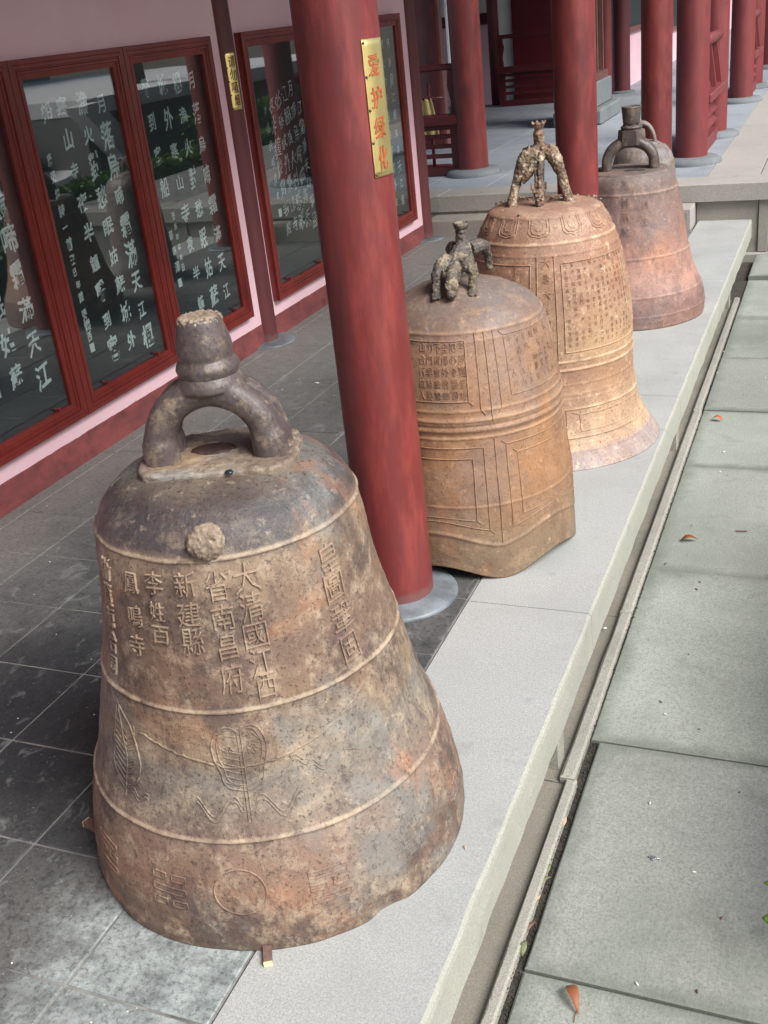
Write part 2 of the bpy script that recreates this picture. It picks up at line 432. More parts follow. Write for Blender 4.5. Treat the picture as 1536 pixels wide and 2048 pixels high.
M['timber'] = m_simple('rough_timber', (.16, .10, .08), .8, .3, 60)
M['cutwood'] = m_simple('fresh_cut_wood', (.72, .58, .36), .8, .1, 60)
M['yellow'] = m_simple('yellow_cloth', (.72, .58, .24), .8, .1, 8)
M['foil'] = m_simple('crushed_foil', (.6, .62, .64), .2, .2, 60, .003, metal=.9)

B1Z = [(0, (.15, .11, .085)), (.06, (.20, .135, .10)), (.13, (.27, .165, .12)), (.22, (.25, .17, .135)), (.27, (.22, .175, .15)), (.35, (.235, .215, .195)), (.385, (.27, .205, .15)), (.47, (.24, .165, .115)), (.56, (.19, .125, .095)), (.68, (.235, .165, .12)), (.755, (.27, .20, .15)), (.78, (.075, .066, .072)), (.83, (.048, .048, .058)), (.90, (.26, .21, .165)), (.95, (.12, .09, .085))]
RZ1 = [.7685, .4825, .2365]
B1Z = [(z_, (c_[0]*.96, c_[1]*.94, c_[2]*.88)) for z_, c_ in B1Z]
B1K = dict(seed=1, H=1.2, gloss_z=.775, gloss=.27, warp=.07, ac=.42, gb=.68, cr=.55, ls=.4, dk=.8, sp=.7, dk2=.62, bd=.0036, rz=RZ1, rw=.0055, rs=.55)
M['bell1'] = m_bell('bell_rust_beige', B1Z, (.46, .37, .265), (.085, .058, .052), (.46, .20, .10), (.205, .215, .205), B1K)
def lighter(zs, k): return [(z, tuple(min(.8, c*k+.03) for c in col)) for z, col in zs]
M['bell1r'] = m_bell('bell_relief_beige', lighter(B1Z, 1.35), (.52, .42, .31), (.12, .085, .07), (.50, .24, .13), (.27, .28, .28), dict(B1K, rz=[], dk=.3, dk2=.3))
M['bell2'] = m_bell('bell_rust_brown', [(0, (.20, .15, .10)), (.13, (.24, .165, .105)), (.30, (.33, .175, .09)), (.55, (.32, .18, .10)), (.72, (.30, .18, .12)), (.79, (.17, .14, .13)), (.90, (.17, .14, .125)), (1.05, (.10, .085, .075))],
    (.42, .27, .16), (.16, .09, .055), (.42, .20, .09), (.22, .20, .20), dict(seed=2, H=1.2, ac=.35, gb=.3, dk=.55, cr=.4, sp=.5, dk2=.3, bd=.0025, rz=[.759, .510, .246, .539, .458], rs=.45, rw=.006))
M['bell3'] = m_bell('bell_rust_orange', [(0, (.34, .29, .28)), (.055, (.34, .285, .275)), (.075, (.50, .36, .23)), (.22, (.43, .28, .175)), (.34, (.37, .215, .13)), (.42, (.49, .32, .18)), (.60, (.36, .205, .125)), (.80, (.32, .175, .115)), (.93, (.30, .19, .14))],
    (.66, .48, .32), (.22, .12, .09), (.56, .27, .12), (.40, .30, .22), dict(seed=3, H=1.2, ac=.4, gb=.2, dk=.42, cr=.38, sp=.6, dk2=.35, warp=.03, bd=.0028, rz=[.357, .388, .804, .211], rs=.5, rw=.007))
M['bell4'] = m_bell('bell_rust_red', [(0, (.26, .15, .12)), (.12, (.23, .135, .115)), (.22, (.44, .25, .195)), (.33, (.40, .22, .17)), (.50, (.28, .155, .125)), (.64, (.20, .14, .125)), (.74, (.16, .13, .12)), (.95, (.11, .09, .085))],
    (.42, .28, .22), (.12, .085, .08), (.50, .22, .09), (.22, .20, .20), dict(seed=4, H=1.2, ac=.5, gb=.5, dk=.5, cr=.35, sp=.5, bd=.003, rz=[.347, .163, .655], rs=.45))
M['bell5'] = m_bell('bell_grey_brown', [(0, (.2, .16, .14)), (1.1, (.24, .20, .18))], (.36, .32, .29), (.12, .10, .10), (.3, .2, .15), (.26, .27, .28), dict(seed=5, ac=.2, gloss_z=.7, gloss=.35))
M['crown1'] = m_bell('loop_iron_brown', [(0, (.085, .068, .066)), (1.2, (.085, .068, .066))], (.45, .36, .24), (.08, .062, .062), (.46, .27, .10), (.16, .15, .17), dict(seed=6, ac=.45, cr=.35, gb=.5, rough=(.30, .46), ls=.3, bd=.0016))
M['crown3'] = m_bell('gilded_dragon_iron', [(0, (.20, .12, .08)), (1.3, (.20, .12, .08))], (.60, .51, .37), (.045, .032, .026), (.55, .42, .24), (.20, .12, .10), dict(seed=7, ac=.5, cr=.95, dk=.95, dk2=.9, ls=.8, bd=.004))
M['crown2'] = m_bell('dragon_iron_dark', [(0, (.09, .075, .068)), (1.3, (.10, .085, .078))], (.45, .38, .26), (.045, .038, .035), (.45, .33, .14), (.17, .16, .16), dict(seed=8, ac=.35, cr=.7, dk=.85, dk2=.8, ls=.6, bd=.004))
M['boss'] = m_bell('broken_iron_core', [(0, (.34, .27, .20)), (1.2, (.34, .27, .20))], (.60, .52, .40), (.12, .085, .065), (.4, .25, .12), (.3, .28, .25), dict(seed=12, ac=.3, gb=.2))
M['plate1'] = m_bell('plate_iron_tan', [(0, (.22, .17, .13)), (1.2, (.22, .17, .13))], (.42, .35, .26), (.12, .09, .08), (.4, .25, .12), (.26, .27, .27), dict(seed=10, ac=.4, gb=.6))
M['crust'] = m_bell('lime_crust', [(0, (.30, .24, .18)), (1.2, (.30, .24, .18))], (.50, .42, .32), (.20, .15, .12), (.4, .28, .16), (.4, .4, .38), dict(seed=9, ac=.2, gb=.2))

# ------------------------------------------------------------------ glyphs
_gc = {}
def glyph(ch, ext=.06, off=0.0, res=2):
    key = (ch, ext, off)
    if key in _gc: return _gc[key]
    cu = bpy.data.curves.new('g', 'FONT'); cu.body = ch; cu.size = 1; cu.extrude = ext/2; cu.offset = off; cu.resolution_u = res
    o = bpy.data.objects.new('g', cu); COL.objects.link(o)
    me = o.to_mesh()
    co = np.empty(len(me.vertices)*3); me.vertices.foreach_get('co', co); co = co.reshape(-1, 3)
    fs = [tuple(p.vertices) for p in me.polygons]
    o.to_mesh_clear(); bpy.data.objects.remove(o); bpy.data.curves.remove(cu)
    c = (co[:, :2].max(0)+co[:, :2].min(0))/2
    co[:, :2] -= c; co[:, 2] += ext/2
    _gc[key] = (co, fs); return _gc[key]
def brush(co, slant=.18, wob=.05, seed=0, thin=1.0):
    rs = random.Random(seed)
    a = co.copy(); sx = rs.uniform(.82, 1.08); sy = rs.uniform(.95, 1.25); ph = rs.uniform(0, 50)
    u = co[:, 0]; v = co[:, 1]
    a[:, 0] = u*sx+slant*0*v+wob*np.sin(v*7+ph)+wob*.5*np.sin(u*11+ph*2)
    a[:, 1] = v*sy+slant*u+wob*np.sin(u*6+ph*1.3)
    return a

# ------------------------------------------------------------------ ground
def sheet(name, x0, x1, y0, y1, z, mat, th=.05):
    return struct(box(name, (x0, y0, z-th), (x1, y1, z), mat))
sheet('ground', -150, 150, -150, 250, -.30, M['earth'], .2)
PAV = -.25
sheet('pavement_bed', -.70, 60, -4, 7.9, PAV-.012, M['dirt'], .03)

# courtyard paving slabs
yj = [-.5, .2, .80, 1.56, 2.355, 3.345, 4.275, 4.934, 5.72, 6.484, 7.396]
pv = empty('courtyard_paving', (0, 0, PAV), None, None); struct(pv)
cols = [(-.531, .52), (.53, 1.45), (1.46, 2.3)]
def slab(lo, hi, bev, mat, parent, name, warp=.0015, nx=6, ny=6):
    """stone slab: grid top with uneven arrises, skirts down"""
    x0, y0, z0 = lo; x1, y1, z1 = hi
    vs = []; fs = []
    xs = [x0, x0+bev]+[x0+(x1-x0)*i/nx for i in range(1, nx)]+[x1-bev, x1]
    ys = [y0, y0+bev]+[y0+(y1-y0)*i/ny for i in range(1, ny)]+[y1-bev, y1]
    W, Hh = len(xs), len(ys)
    for j, y in enumerate(ys):
        for i, x in enumerate(xs):
            edge = i in (0, W-1) or j in (0, Hh-1)
            zz = z1 + warp*noise.noise(Vector((x*6, y*6, z1))) - (bev*.8 if edge else 0)
            dx = warp*1.2*noise.noise(Vector((x*25, y*25, 5))) if edge else 0
            vs.append((x+dx, y+dx, zz))
    for j in range(Hh-1):
        for i in range(W-1): a = j*W+i; fs.append((a, a+1, a+1+W, a+W))
    ring = [i for i in range(W)]+[W*j+W-1 for j in range(1, Hh)]+[W*(Hh-1)+i for i in range(W-2, -1, -1)]+[W*j for j in range(Hh-2, 0, -1)]
    n = len(vs)
    for k in ring: vs.append((vs[k][0], vs[k][1], z0))
    L = len(ring)
    for k in range(L): fs.append((ring[k], n+k, n+(k+1) % L, ring[(k+1) % L]))
    return obj(name, (vs, fs, mat), parent, origin=((x0+x1)/2, (y0+y1)/2, z1))
rs = random.Random(3)
for ci, (xa, xb) in enumerate(cols):
    for k in range(len(yj)-1):
        g = .0035
        sh = 0 if ci == 0 else .35*(ci == 1)
        ya, yb = yj[k]+g+sh, yj[k+1]-g+sh
        slab((xa+(.024 if ci == 0 and k < 4 else 0), ya, PAV-.04), (xb, yb, PAV+rs.uniform(-.003, .003)), .004, M['paver'], pv, 'paving_slab')
slab((-.53, 7.40, PAV-.04), (.35, 8.02, PAV+.028), .006, M['paver'], pv, 'paving_slab')
struct(box('far_pavement', (-.7, 8.3, PAV-.05), (1.2, 8.35, PAV-.012), M['paver']))
sheet('open_pavement', 2.31, 14, -4, 8.3, PAV-.004, M['paver'], .02)
sheet('near_pavement', -1.0, 2.3, -6, -.5, PAV-.002, M['paver'], .02)

# gutter
gt = empty('gutter', (-.57, 3, PAV-.05), None, None); struct(gt)
for (ya, yb, xl, xr) in ((.1, 1.02, -.553, -.526), (1.02, 2.17, -.556, -.527), (2.17, 3.02, -.573, -.535), (3.02, 4.9, -.575, -.535), (4.9, 6.9, -.576, -.54)):
    slab((-.64, ya+.002, PAV-.08), (xl, yb-.002, PAV-.006), .004, M['gutter'], gt, 'channel_stone', .002)
    slab((xl+.001, ya+.002, PAV-.08), (xr, yb-.002, PAV+.016), .008, M['gutterlip'], gt, 'lip_stone', .002)
# gallery foundation under the kerb
struct(box('kerb_foundation', (-.93, -2, PAV-.05), (-.622, 8.1, -.142), M['gutter']))
kb = empty('granite_kerb', (-.76, 4, -.14), None, None); struct(kb)
def kerbslab(ya, yb):
    x0, x1, z0, z1 = -.943, -.573, -.138, 0
    n = int((yb-ya)/.03); vs = []; fs = []
    rows = []
    prof = [(x0, z0), (x0, z1-.004), (x0+.004, z1), (-.85, z1), (-.76, z1), (-.66, z1), (x1-.009, z1), (x1-.002, z1-.007), (x1, z1-.02), (x1+.001, -.07), (x1, z0+.012), (x1-.01, z0)]
    for j in range(n+1):
        y = ya+.0015+(yb-ya-.003)*j/n
        for i, (x, z) in enumerate(prof):
            k = noise.noise(Vector((x*3, y*9, z*9)))*.003+noise.noise(Vector((x*9, y*40, z*30)))*.0014
            dx = k if i >= 6 else 0; dz = noise.noise(Vector((x*5, y*5, 1)))*.0012
            if i in (6, 7): dz += -abs(noise.noise(Vector((3, y*22, 1))))*.004
            if i >= 10: dz += noise.noise(Vector((8, y*6, 2)))*.008
            vs.append((x+dx, y, z+dz))
    W = len(prof)
    for j in range(n):
        for i in range(W): fs.append((j*W+i, j*W+(i+1) % W, (j+1)*W+(i+1) % W, (j+1)*W+i))
    fs.append(tuple(range(W))); fs.append(tuple(range(n*W, n*W+W))[::-1])
    o = obj('kerb_slab', (vs, fs, [M['kerb'], M['kerbface']]), kb, origin=(-.76, (ya+yb)/2, 0))
    for p in o.data.polygons:
        if p.normal.x > .6: p.material_index = 1
for ya, yb in ((-1.6, -.1), (-.1, 1.0), (1.0, 2.60), (2.60, 4.42), (4.42, 6.42), (6.42, 8.19)): 
    if (ya, yb) == (1.0, 2.60): continue
    if (ya, yb) == (-.1, 1.0): ya, yb = -.1, 2.60
    kerbslab(ya, yb)
for y in (2.215, 4.42, 6.70):
    o = obj('support_block', MB().box((-.64, y, PAV-.01), (-.585, y+.06, -.135), .003).data(M['gutterlip']), kb)

# slate floor of the gallery
fl = empty('gallery_floor', (-1.9, 3, -.05), None, None); struct(fl)
box('mortar_bed', (-3.0, -3.0, -.06), (-.945, 7.86, -.0045), M['joint'], fl)
xj = [-2.835, -2.527, -2.212, -1.893, -1.577, -1.260, -.946]
ty0 = 1.07-.308*4
cnt = 0
for c in range(6):
    for r_ in range(27):
        ya = ty0+.3085*r_; yb = ya+.3085
        if yb > 7.9 or ya < -.4: continue
        if ya > 7.55: yb = 7.86
        g = .0028
        dz = rs.uniform(-.001, .0008)
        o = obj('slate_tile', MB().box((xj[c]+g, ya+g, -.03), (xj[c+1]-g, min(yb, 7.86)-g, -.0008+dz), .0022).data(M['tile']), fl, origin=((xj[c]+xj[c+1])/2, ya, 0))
for r_ in range(9):
    ya = -.16+.92*r_
    if ya > 7.5: break
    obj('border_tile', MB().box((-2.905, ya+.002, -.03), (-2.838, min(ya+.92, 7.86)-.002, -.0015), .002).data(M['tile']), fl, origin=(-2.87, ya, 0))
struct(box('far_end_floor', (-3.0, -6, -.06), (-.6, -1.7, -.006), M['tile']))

# ------------------------------------------------------------------ bells
def hermite(ks, rs_):
    ks = np.array(ks, float); rs_ = np.array(rs_, float)
    d = np.diff(rs_)/np.diff(ks); mm = np.zeros(len(ks)); mm[0] = d[0]; mm[-1] = d[-1]
    for i in range(1, len(ks)-1):
        mm[i] = 0 if d[i-1]*d[i] < 0 else 2*d[i-1]*d[i]/(d[i-1]+d[i]+1e-9*np.sign(d[i-1]+d[i]+1e-12)) if d[i-1]*d[i] > 0 else 0
    def f(z):
        z = min(max(z, ks[0]), ks[-1]); i = min(max(np.searchsorted(ks, z)-1, 0), len(ks)-2)
        h = ks[i+1]-ks[i]; t = (z-ks[i])/h
        return float((2*t**3-3*t*t+1)*rs_[i]+(t**3-2*t*t+t)*h*mm[i]+(-2*t**3+3*t*t)*rs_[i+1]+(t**3-t*t)*h*mm[i+1])
    return f
class Bell:
    def __init__(s, ax, ks, rr, ridges, zshoulder, top, amp=.0016, zwarp=None, seed=0, chip=None):
        s.ax = ax; s.f = hermite(ks, rr); s.ridges = ridges; s.amp = amp; s.zw = zwarp or (lambda th, z: 0.0); s.seed = seed
        s.zs = zshoulder; s.top = top; s.chip = chip
    def r(s, th, z):
        r = s.f(z)
        for zr, h, w in s.ridges:
            q = (z-zr)/w
            if abs(q) < 4: r += h*math.exp(-q*q)
        p = Vector((math.cos(th)*s.ax[2], math.sin(th)*s.ax[2], z))
        p.x += s.seed*5
        r += s.amp*(noise.noise(p*7)*1.6+noise.noise(p*22)*.7+noise.noise(p*60)*.35)
        if s.chip: r += s.chip(th, z)
        return r
    def P(s, th, z, off=0.0):
        rr = s.r(th, z)+off
        return (s.ax[0]+rr*math.cos(th), s.ax[1]+rr*math.sin(th), z+s.zw(th, z))
    def body(s, name, mat, parent, seg=280, dz=.0035, z0=0.0):
        zs = list(np.arange(z0, s.zs, dz))+[s.zs]
        pr = [('s', z) for z in zs]
        vs = []; fs = []
        inner = [(.030, .004), (.060, .05)]
        n = len(zs)+len(inner)+len(s.top)
        for j in range(seg):
            th = 2*PI*j/seg; ct, st_ = math.cos(th), math.sin(th)
            rb = s.r(th, z0)
            col = [(s.ax[0]+(rb-d)*ct, s.ax[1]+(rb-d)*st_, z0+zz+s.zw(th, z0)) for d, zz in inner[::-1]]
            col += [s.P(th, z) for z in zs]
            for rt, zt in s.top:
                q = Vector((rt*ct*9, rt*st_*9, zt*9+s.seed))
                a = s.amp*1.5*noise.noise(q)+s.amp*.6*noise.noise(q*3)
                col.append((s.ax[0]+rt*ct, s.ax[1]+rt*st_, zt+a))
            vs += col
        for j in range(seg):
            j2 = (j+1) % seg
            for i in range(n-1): fs.append((j*n+i, j2*n+i, j2*n+i+1, j*n+i+1))
        fs.append(tuple(j*n+n-1 for j in range(seg)))
        return obj(name, (vs, fs, mat, True), parent)
    def line(s, mb, pts, w=.005, h=.0028, closed=False, wob=.0006, soft=False):
        """raised rib following the wall; pts = (degrees, z)"""
        if closed: pts = pts+[pts[0]]
        if soft:
            for _ in range(2):
                q = [pts[0]]
                for (a, b), (c, d) in zip(pts[:-1], pts[1:]): q += [(a*.75+c*.25, b*.75+d*.25), (a*.25+c*.75, b*.25+d*.75)]
                pts = q+[pts[-1]]
        P = []
        for (a0, z0), (a1, z1) in zip(pts[:-1], pts[1:]):
            L = math.hypot(R(a1-a0)*.3, z1-z0); n = max(2, int(L/.006))
            for i in range(n): P.append((R(a0+(a1-a0)*i/n), z0+(z1-z0)*i/n))
        P.append((R(pts[-1][0]), pts[-1][1]))
        vs = []; fs = []; N = len(P)
        for i, (th, z) in enumerate(P):
            t0, t1 = P[max(i-1, 0)], P[min(i+1, N-1)]
            r_ = s.r(th, z); du, dv = (t1[0]-t0[0])*r_, t1[1]-t0[1]; l = math.hypot(du, dv) or 1; nu, nv = -dv/l, du/l
            j = wob*noise.noise(Vector((th*40, z*40, 3))); hh = h*(.75+.5*abs(noise.noise(Vector((th*30, z*30, 9)))))
            for q, o in ((-1, -.002), (-.45, hh), (.45, hh), (1, -.002)):
                vs.append(s.P(th+(nu*w/2*q+j)/r_, z+nv*w/2*q+j, o))
        for i in range(N-1):
            for k in range(3): a = i*4+k; fs.append((a, a+1, a+5, a+4))
        mb.add(vs, fs); return mb
    def char(s, ch, deg, z, size, h=.0028, w=1.0, slant=0.0, wob=.02, seed=1, off=0.0):
        co, fs = glyph(ch, .06, off)
        a = brush(co, slant, wob, seed)
        th0 = R(deg); rr = s.r(th0, z); vs = []
        for u, v, d in a:
            th = th0+u*size*w/rr; zz = z+v*size
            vs.append(s.P(th, zz, -.0015 if d < .03 else h))
        return vs, fs

def vtx_dir(az): return Vector((math.cos(R(az)), math.sin(R(az)), 0))

# ---------------- bell 1 (near) : broad iron bell with round loop
def chip1(th, z):
    d = math.degrees(th)
    if d > 180: d -= 360
    q = ((d+33)/4.5)**2+((z-.012)/.020)**2
    return -.010*math.exp(-q*q*.5) if q < 6 else 0
A1 = (-1.075, 1.636, .3)
B1 = Bell(A1, [0, .05, .12, .2, .3, .4, .5, .6, .7, .76, .79, .815, .835], [.412, .408, .399, .382, .349, .324, .301, .280, .267, .257, .246, .228, .206],
    [(.766, .0034, .0026), (.480, .0040, .0028), (.234, .0040, .0028), (.02, .002, .01)], .835,
    [(.19, .845), (.17, .852), (.14, .858), (.10, .862), (.06, .863), (.02, .864)], .0022, seed=1, chip=chip1,
    zwarp=lambda th, z: (.0035*noise.noise(Vector((math.cos(th)*4, math.sin(th)*4, 2))) if z < .01 else 0)+(.002*noise.noise(Vector((math.cos(th)*3, math.sin(th)*3, z*3)))))
bell = empty('temple_bell', (A1[0], A1[1], 0), 'broad flared iron bell nearest the viewer, bold raised characters and a round loop handle', 'bell', 'old iron bells along the kerb')
B1.body('body', M['bell1'], bell, seg=340, dz=.0021)
# plate + loop handle on top
az = 19.0; e1 = vtx_dir(az); e2 = vtx_dir(az+90); c1 = Vector((-1.072, 1.640, 0))
def L1(a, b, z): return c1+e1*a+e2*b+Vector((0, 0, z))
mb = MB()
poly = []
for k in range(40):
    a = 2*PI*k/40; ca, sa = math.cos(a), math.sin(a)
    p = 5; rr = (abs(ca)**p+abs(sa)**p)**(-1/p)
    j = 1+.03*noise.noise(Vector((ca*3, sa*3, 0)))
    q = L1(.152*rr*ca*j, .108*rr*sa*j, 0); poly.append((q.x, q.y))
mb.prism(poly, 'z', .835, .871)
obj('crown_plate', fuse(mb, .004, .003, 38, 2, M['plate1']), bell)
mb = MB()
for off, rad in ((-.027, .0315), (.027, .0315)):
    pts = []; rads = []
    for k in range(25):
        a = PI*k/24
        x = -.1055*math.cos(a); z = .885+.114*math.sin(a)**.9
        if k in (0, 24): z = .858
        o = off*(1-.15*math.sin(a)); pts.append(L1(x-.002, o, z)); rads.append(rad*(1-.06*math.sin(a)+(.12 if k in (0, 1, 23, 24) else 0)))
    mb.tube(pts, rads, 14)
for sgn in (-1, 1):
    pts = [L1(-.112*math.cos(PI*k/24)+.004, 0, .885+.105*math.sin(PI*k/24)) for k in range(25)]
mb.tube(pts, .022, 10)
mb.revolve([(.001, .988), (.050, .990), (.066, 1.004), (.064, 1.016), (.056, 1.030), (.001, 1.034)], (L1(.004, 0, 0).x, L1(.004, 0, 0).y, 0), 30, False)
obj('hanging_loop', fuse(mb, .0036, .0011, 28, 2, M['crown1']), bell)
kc = L1(.004, 0, 0)
mb = MB()
mb.revolve([(.001, .985), (.050, .99), (.052, 1.015), (.057, 1.030), (.0605, 1.042), (.057, 1.052), (.0505, 1.058), (.0525, 1.070), (.0515, 1.085), (.047, 1.105), (.0425, 1.125), (.040, 1.134), (.030, 1.136), (.001, 1.134)], (kc.x, kc.y, 0), 36, False)
obj('knob', fuse(mb, .003, .0011, 40, 1, M['crown1']), bell)
mb = MB(); 
mb.revolve([(.001, 1.125), (.0405, 1.124), (.0415, 1.131), (.037, 1.1365), (.02, 1.138), (.001, 1.138)], (kc.x, kc.y, 0), 30, False)
obj('broken_knob_top', fuse(mb, .0022, .0035, 150, 0, M['crust']), bell)
# broken boss on the shoulder
th = R(-68.5); n_ = Vector((math.cos(th), math.sin(th), .45)).normalized(); p0 = Vector(B1.P(th, .797))
mb = MB(); mb.tube([p0-n_*.03, p0, p0+n_*.016, p0+n_*.024], [.036, .033, .031, .024], 18)
for k in range(9):
    a = k*2*PI/9; u = n_.cross(Vector((0, 0, 1))).normalized(); w = n_.cross(u)
    mb.ball(p0+n_*(.012+random.uniform(-.003, .003))+(u*math.cos(a)+w*math.sin(a))*.017, .011, 8, 6)
obj('broken_boss', fuse(mb, .0024, .0030, 120, 0, M['boss']), bell)
# rust-filled casting scar on the plate
mb = MB(); q = L1(-.015, .01, .8715); mb.revolve([(.001, .001), (.03, .003), (.043, .002), (.047, -.003)], (0, 0, 0), 28, False)
ca, sa = math.cos(R(az)), math.sin(R(az))
mb.v = [(q.x+v[0]*ca-v[1]*.6*sa, q.y+v[0]*sa+v[1]*.6*ca, q.z+v[2]+.0015*noise.noise(Vector(v)*80)) for v in mb.v]
M['scar'] = m_simple('dark_rust_scar', (.055, .028, .026), .6, .6, 60, .004)
obj('casting_scar', mb.data(M['scar'], True), bell)
# coin sized hole plug
q = L1(.035, -.106, .868); mb = MB(); mb.ball((q.x, q.y, q.z), (.009, .009, .004), 12, 6)
obj('bottle_cap', mb.data(m_simple('black_plastic_cap', (.02, .025, .035), .25, .1, 30), True), bell)
# bold raised characters
inscr = [
 ('大清國江西', -55.3, [.728, .672, .617, .565, .522], .049), ('省南昌府', -66.2, [.720, .661, .603, .545], .050), ('新建縣', -78.6, [.727, .670, .618], .050),
 ('李姓百', -92.2, [.725, .670, .624], .042), ('鳳鳴寺', -104.5, [.715, .650, .592], .046), ('浙資源合司', -122, [.722, .672, .622, .573, .525], .04),
 ('皇圖鞏固', -20.0, [.709, .652, .589, .528], .058)]
for s_, deg, zs, size in inscr:
    for i, (ch, z) in enumerate(zip(s_, zs)):
        vs, fs = B1.char(ch, deg+rs.uniform(-.4, .4), z, size*1.04, h=.0042, w=.95, slant=.05, wob=.012, seed=ord(ch), off=-.014)
        obj('raised_character', (vs, fs, M['bell1r']), bell)
# engraved ribs : palmette, plume, ribbons, sword, tai-chi disc and trigram bars
mb = MB(); c0, zc = -67.0, .37
def palm(c0, wl, wr, zt, zb, cleft=True):
    top = []
    for sgn, w in ((-1, wl), (1, wr)):
        out = [(c0, zt-.012), (c0+sgn*w*.3, zt+.002), (c0+sgn*w*.75, zt-.002), (c0+sgn*w, zt-.03), (c0+sgn*w*.95, zt-.06), (c0+sgn*w*.72, zt-.085), (c0+sgn*w*.72, zb+.02), (c0+sgn*w*.5, zb+.004), (c0, zb)]
        B1.line(mb, out, .0035, .0026, soft=True)
        B1.line(mb, [(c0+(a-c0)*.82, zb+.01+(z-zb)*.88) for a, z in out], .003, .002, soft=True)
        for k in range(6):
            z = zb+.012+k*.0125; B1.line(mb, [(c0, z-.006), (c0+sgn*w*.35, z), (c0+sgn*w*.62, z+.006)], .003, .002)
        B1.line(mb, [(c0+sgn*w*.1, zt-.02), (c0+sgn*w*.5, zt-.014), (c0+sgn*w*.8, zt-.03)], .003, .002)
        for k in range(5):
            a = 2*PI*k/5; B1.line(mb, [(c0+sgn*w*.45+1.2*math.cos(a)+.8*math.cos(b), zt-.045+.006*math.sin(a)+.004*math.sin(b)) for b in (0, 1.5, 3, 4.5, 6.28)], .0025, .0018)
    B1.line(mb, [(c0-.6, zt-.01), (c0-.5, zb-.06)], .003, .0026); B1.line(mb, [(c0+.6, zt-.01), (c0+.5, zb-.06)], .003, .0026)
palm(-67.0, 9.8, 8.6, .452, .330)
for sgn in (-1, 1):
    for dz in (0, .010):
        pts = [(-67+sgn*(1.2+15*t), .300-dz+.020*math.sin(t*7.5)*(1 if t > .12 else 0)) for t in np.linspace(0, 1, 16)]
        B1.line(mb, pts, .003, .0024)
obj('palmette_relief', mb.data(M['bell1'], True), bell)
mb = MB(); c0 = -112.5
B1.line(mb, [(c0-6.5, .455), (c0+2, .42), (c0+6.5, .372), (c0+7.5, .34), (c0+5, .305), (c0, .29)], .0035, .0028, soft=True)
B1.line(mb, [(c0-7, .45), (c0-8, .38), (c0-8.5, .33), (c0-6, .305), (c0, .285)], .003, .0022)
B1.line(mb, [(c0-6, .45), (c0, .36), (c0, .275)], .003, .0026)
for k in range(10):
    z = .300+k*.012; B1.line(mb, [(c0, z-.006), (c0+4, z+.006), (c0+6.3-.35*k, z+.014)], .0028, .002); B1.line(mb, [(c0, z-.006), (c0-4, z+.004), (c0-7, z+.012)], .0028, .002)
for dz in (0, .008): B1.line(mb, [(c0+2+t*9, .292-dz+.007*math.sin(t*9)) for t in np.linspace(0, 1, 12)], .0028, .002)
obj('plume_relief', mb.data(M['bell1'], True), bell)
mb = MB()
B1.line(mb, [(-24.5, .405), (-31, .352), (-37.5, .318), (-34.6, .311), (-29, .345), (-24.5, .405)], .0028, .002)
B1.line(mb, [(-32, .36), (-34, .355), (-27, .335)], .003, .002)
obj('sword_relief', mb.data(M['bell1'], True), bell)
for (aa, zz) in ((-49, .372), (-44, .352)):
    mb = MB(); pts = [(aa-3+6*t, zz+.008*math.sin(t*6)) for t in np.linspace(0, 1, 12)]
    B1.line(mb, pts, .003, .0022); B1.line(mb, [(a+.3, z-.010) for a, z in pts], .003, .0022)
    obj('ribbon_relief', mb.data(M['bell1'], True), bell)
mb = MB(); pts = [(-72.6+7.3*math.cos(a), .133+.047*math.sin(a)) for a in np.linspace(0, 2*PI, 41)]
B1.line(mb, pts, .004, .0026); obj('disc_relief', mb.data(M['bell1'], True), bell)
for cx, brk in ((-94, 0), (-48, 1), (-18, 0), (-122, 1), (8, 1)):
    mb = MB()
    for k, z in enumerate((.155, .128, .100)):
        if (k+brk) % 2 == 0: segs = [(-5.5, -1), (1, 5.5)]
        else: segs = [(-5.5, 5.5)]
        for a, b in segs: B1.line(mb, [(cx+a, z), (cx+b, z), (cx+b, z-.013), (cx+a, z-.013)], .0028, .0022, closed=True)
    obj('trigram_relief', mb.data(M['bell1'], True), bell)
# irregular casting seam around the belly
mb = MB(); B1.line(mb, [(a, .375+(.035*((a+70)/35)**2 if a > -70 else .0012*(-70-a))+.004*noise.noise(Vector((a*.5, 0, 0)))+(.0 if a < -55 else 0)) for a in np.arange(-105, -18, 1.0)], .004, .0028)
obj('casting_seam', mb.data(M['bell1'], True), bell)
# wooden wedges that level it
for nm, c, ang, s3, lab in (('wedge', (-.912, 1.243), -60, (.024, .017, .013), 'small wooden wedge with pale cut end poking out under the front of the nearest bell'),
                       ('wedge', (-1.462, 1.455), 165, (.03, .02, .016), 'small brown wood chip under the left rim of the nearest bell')):
    w = empty(nm, (c[0], c[1], 0), lab, 'wedge', 'wooden wedges under the near bell')
    mbb = MB().box((c[0]-s3[0], c[1]-s3[1]*.5, .0005), (c[0]+s3[0], c[1]+s3[1]*.5, s3[2]), .001, R(ang), c); obj('wedge_wood', mbb.data(M['timber']), w)
    d = vtx_dir(ang); e = c[0]+d.x*(s3[0]+.0012), c[1]+d.y*(s3[0]+.0012)
    mbb = MB().box((e[0]-.0011, e[1]-s3[1]*.5, .001), (e[0]+.0011, e[1]+s3[1]*.5, s3[2]-.001), 0, R(ang), e); obj('cut_end', mbb.data(M['cutwood']), w)

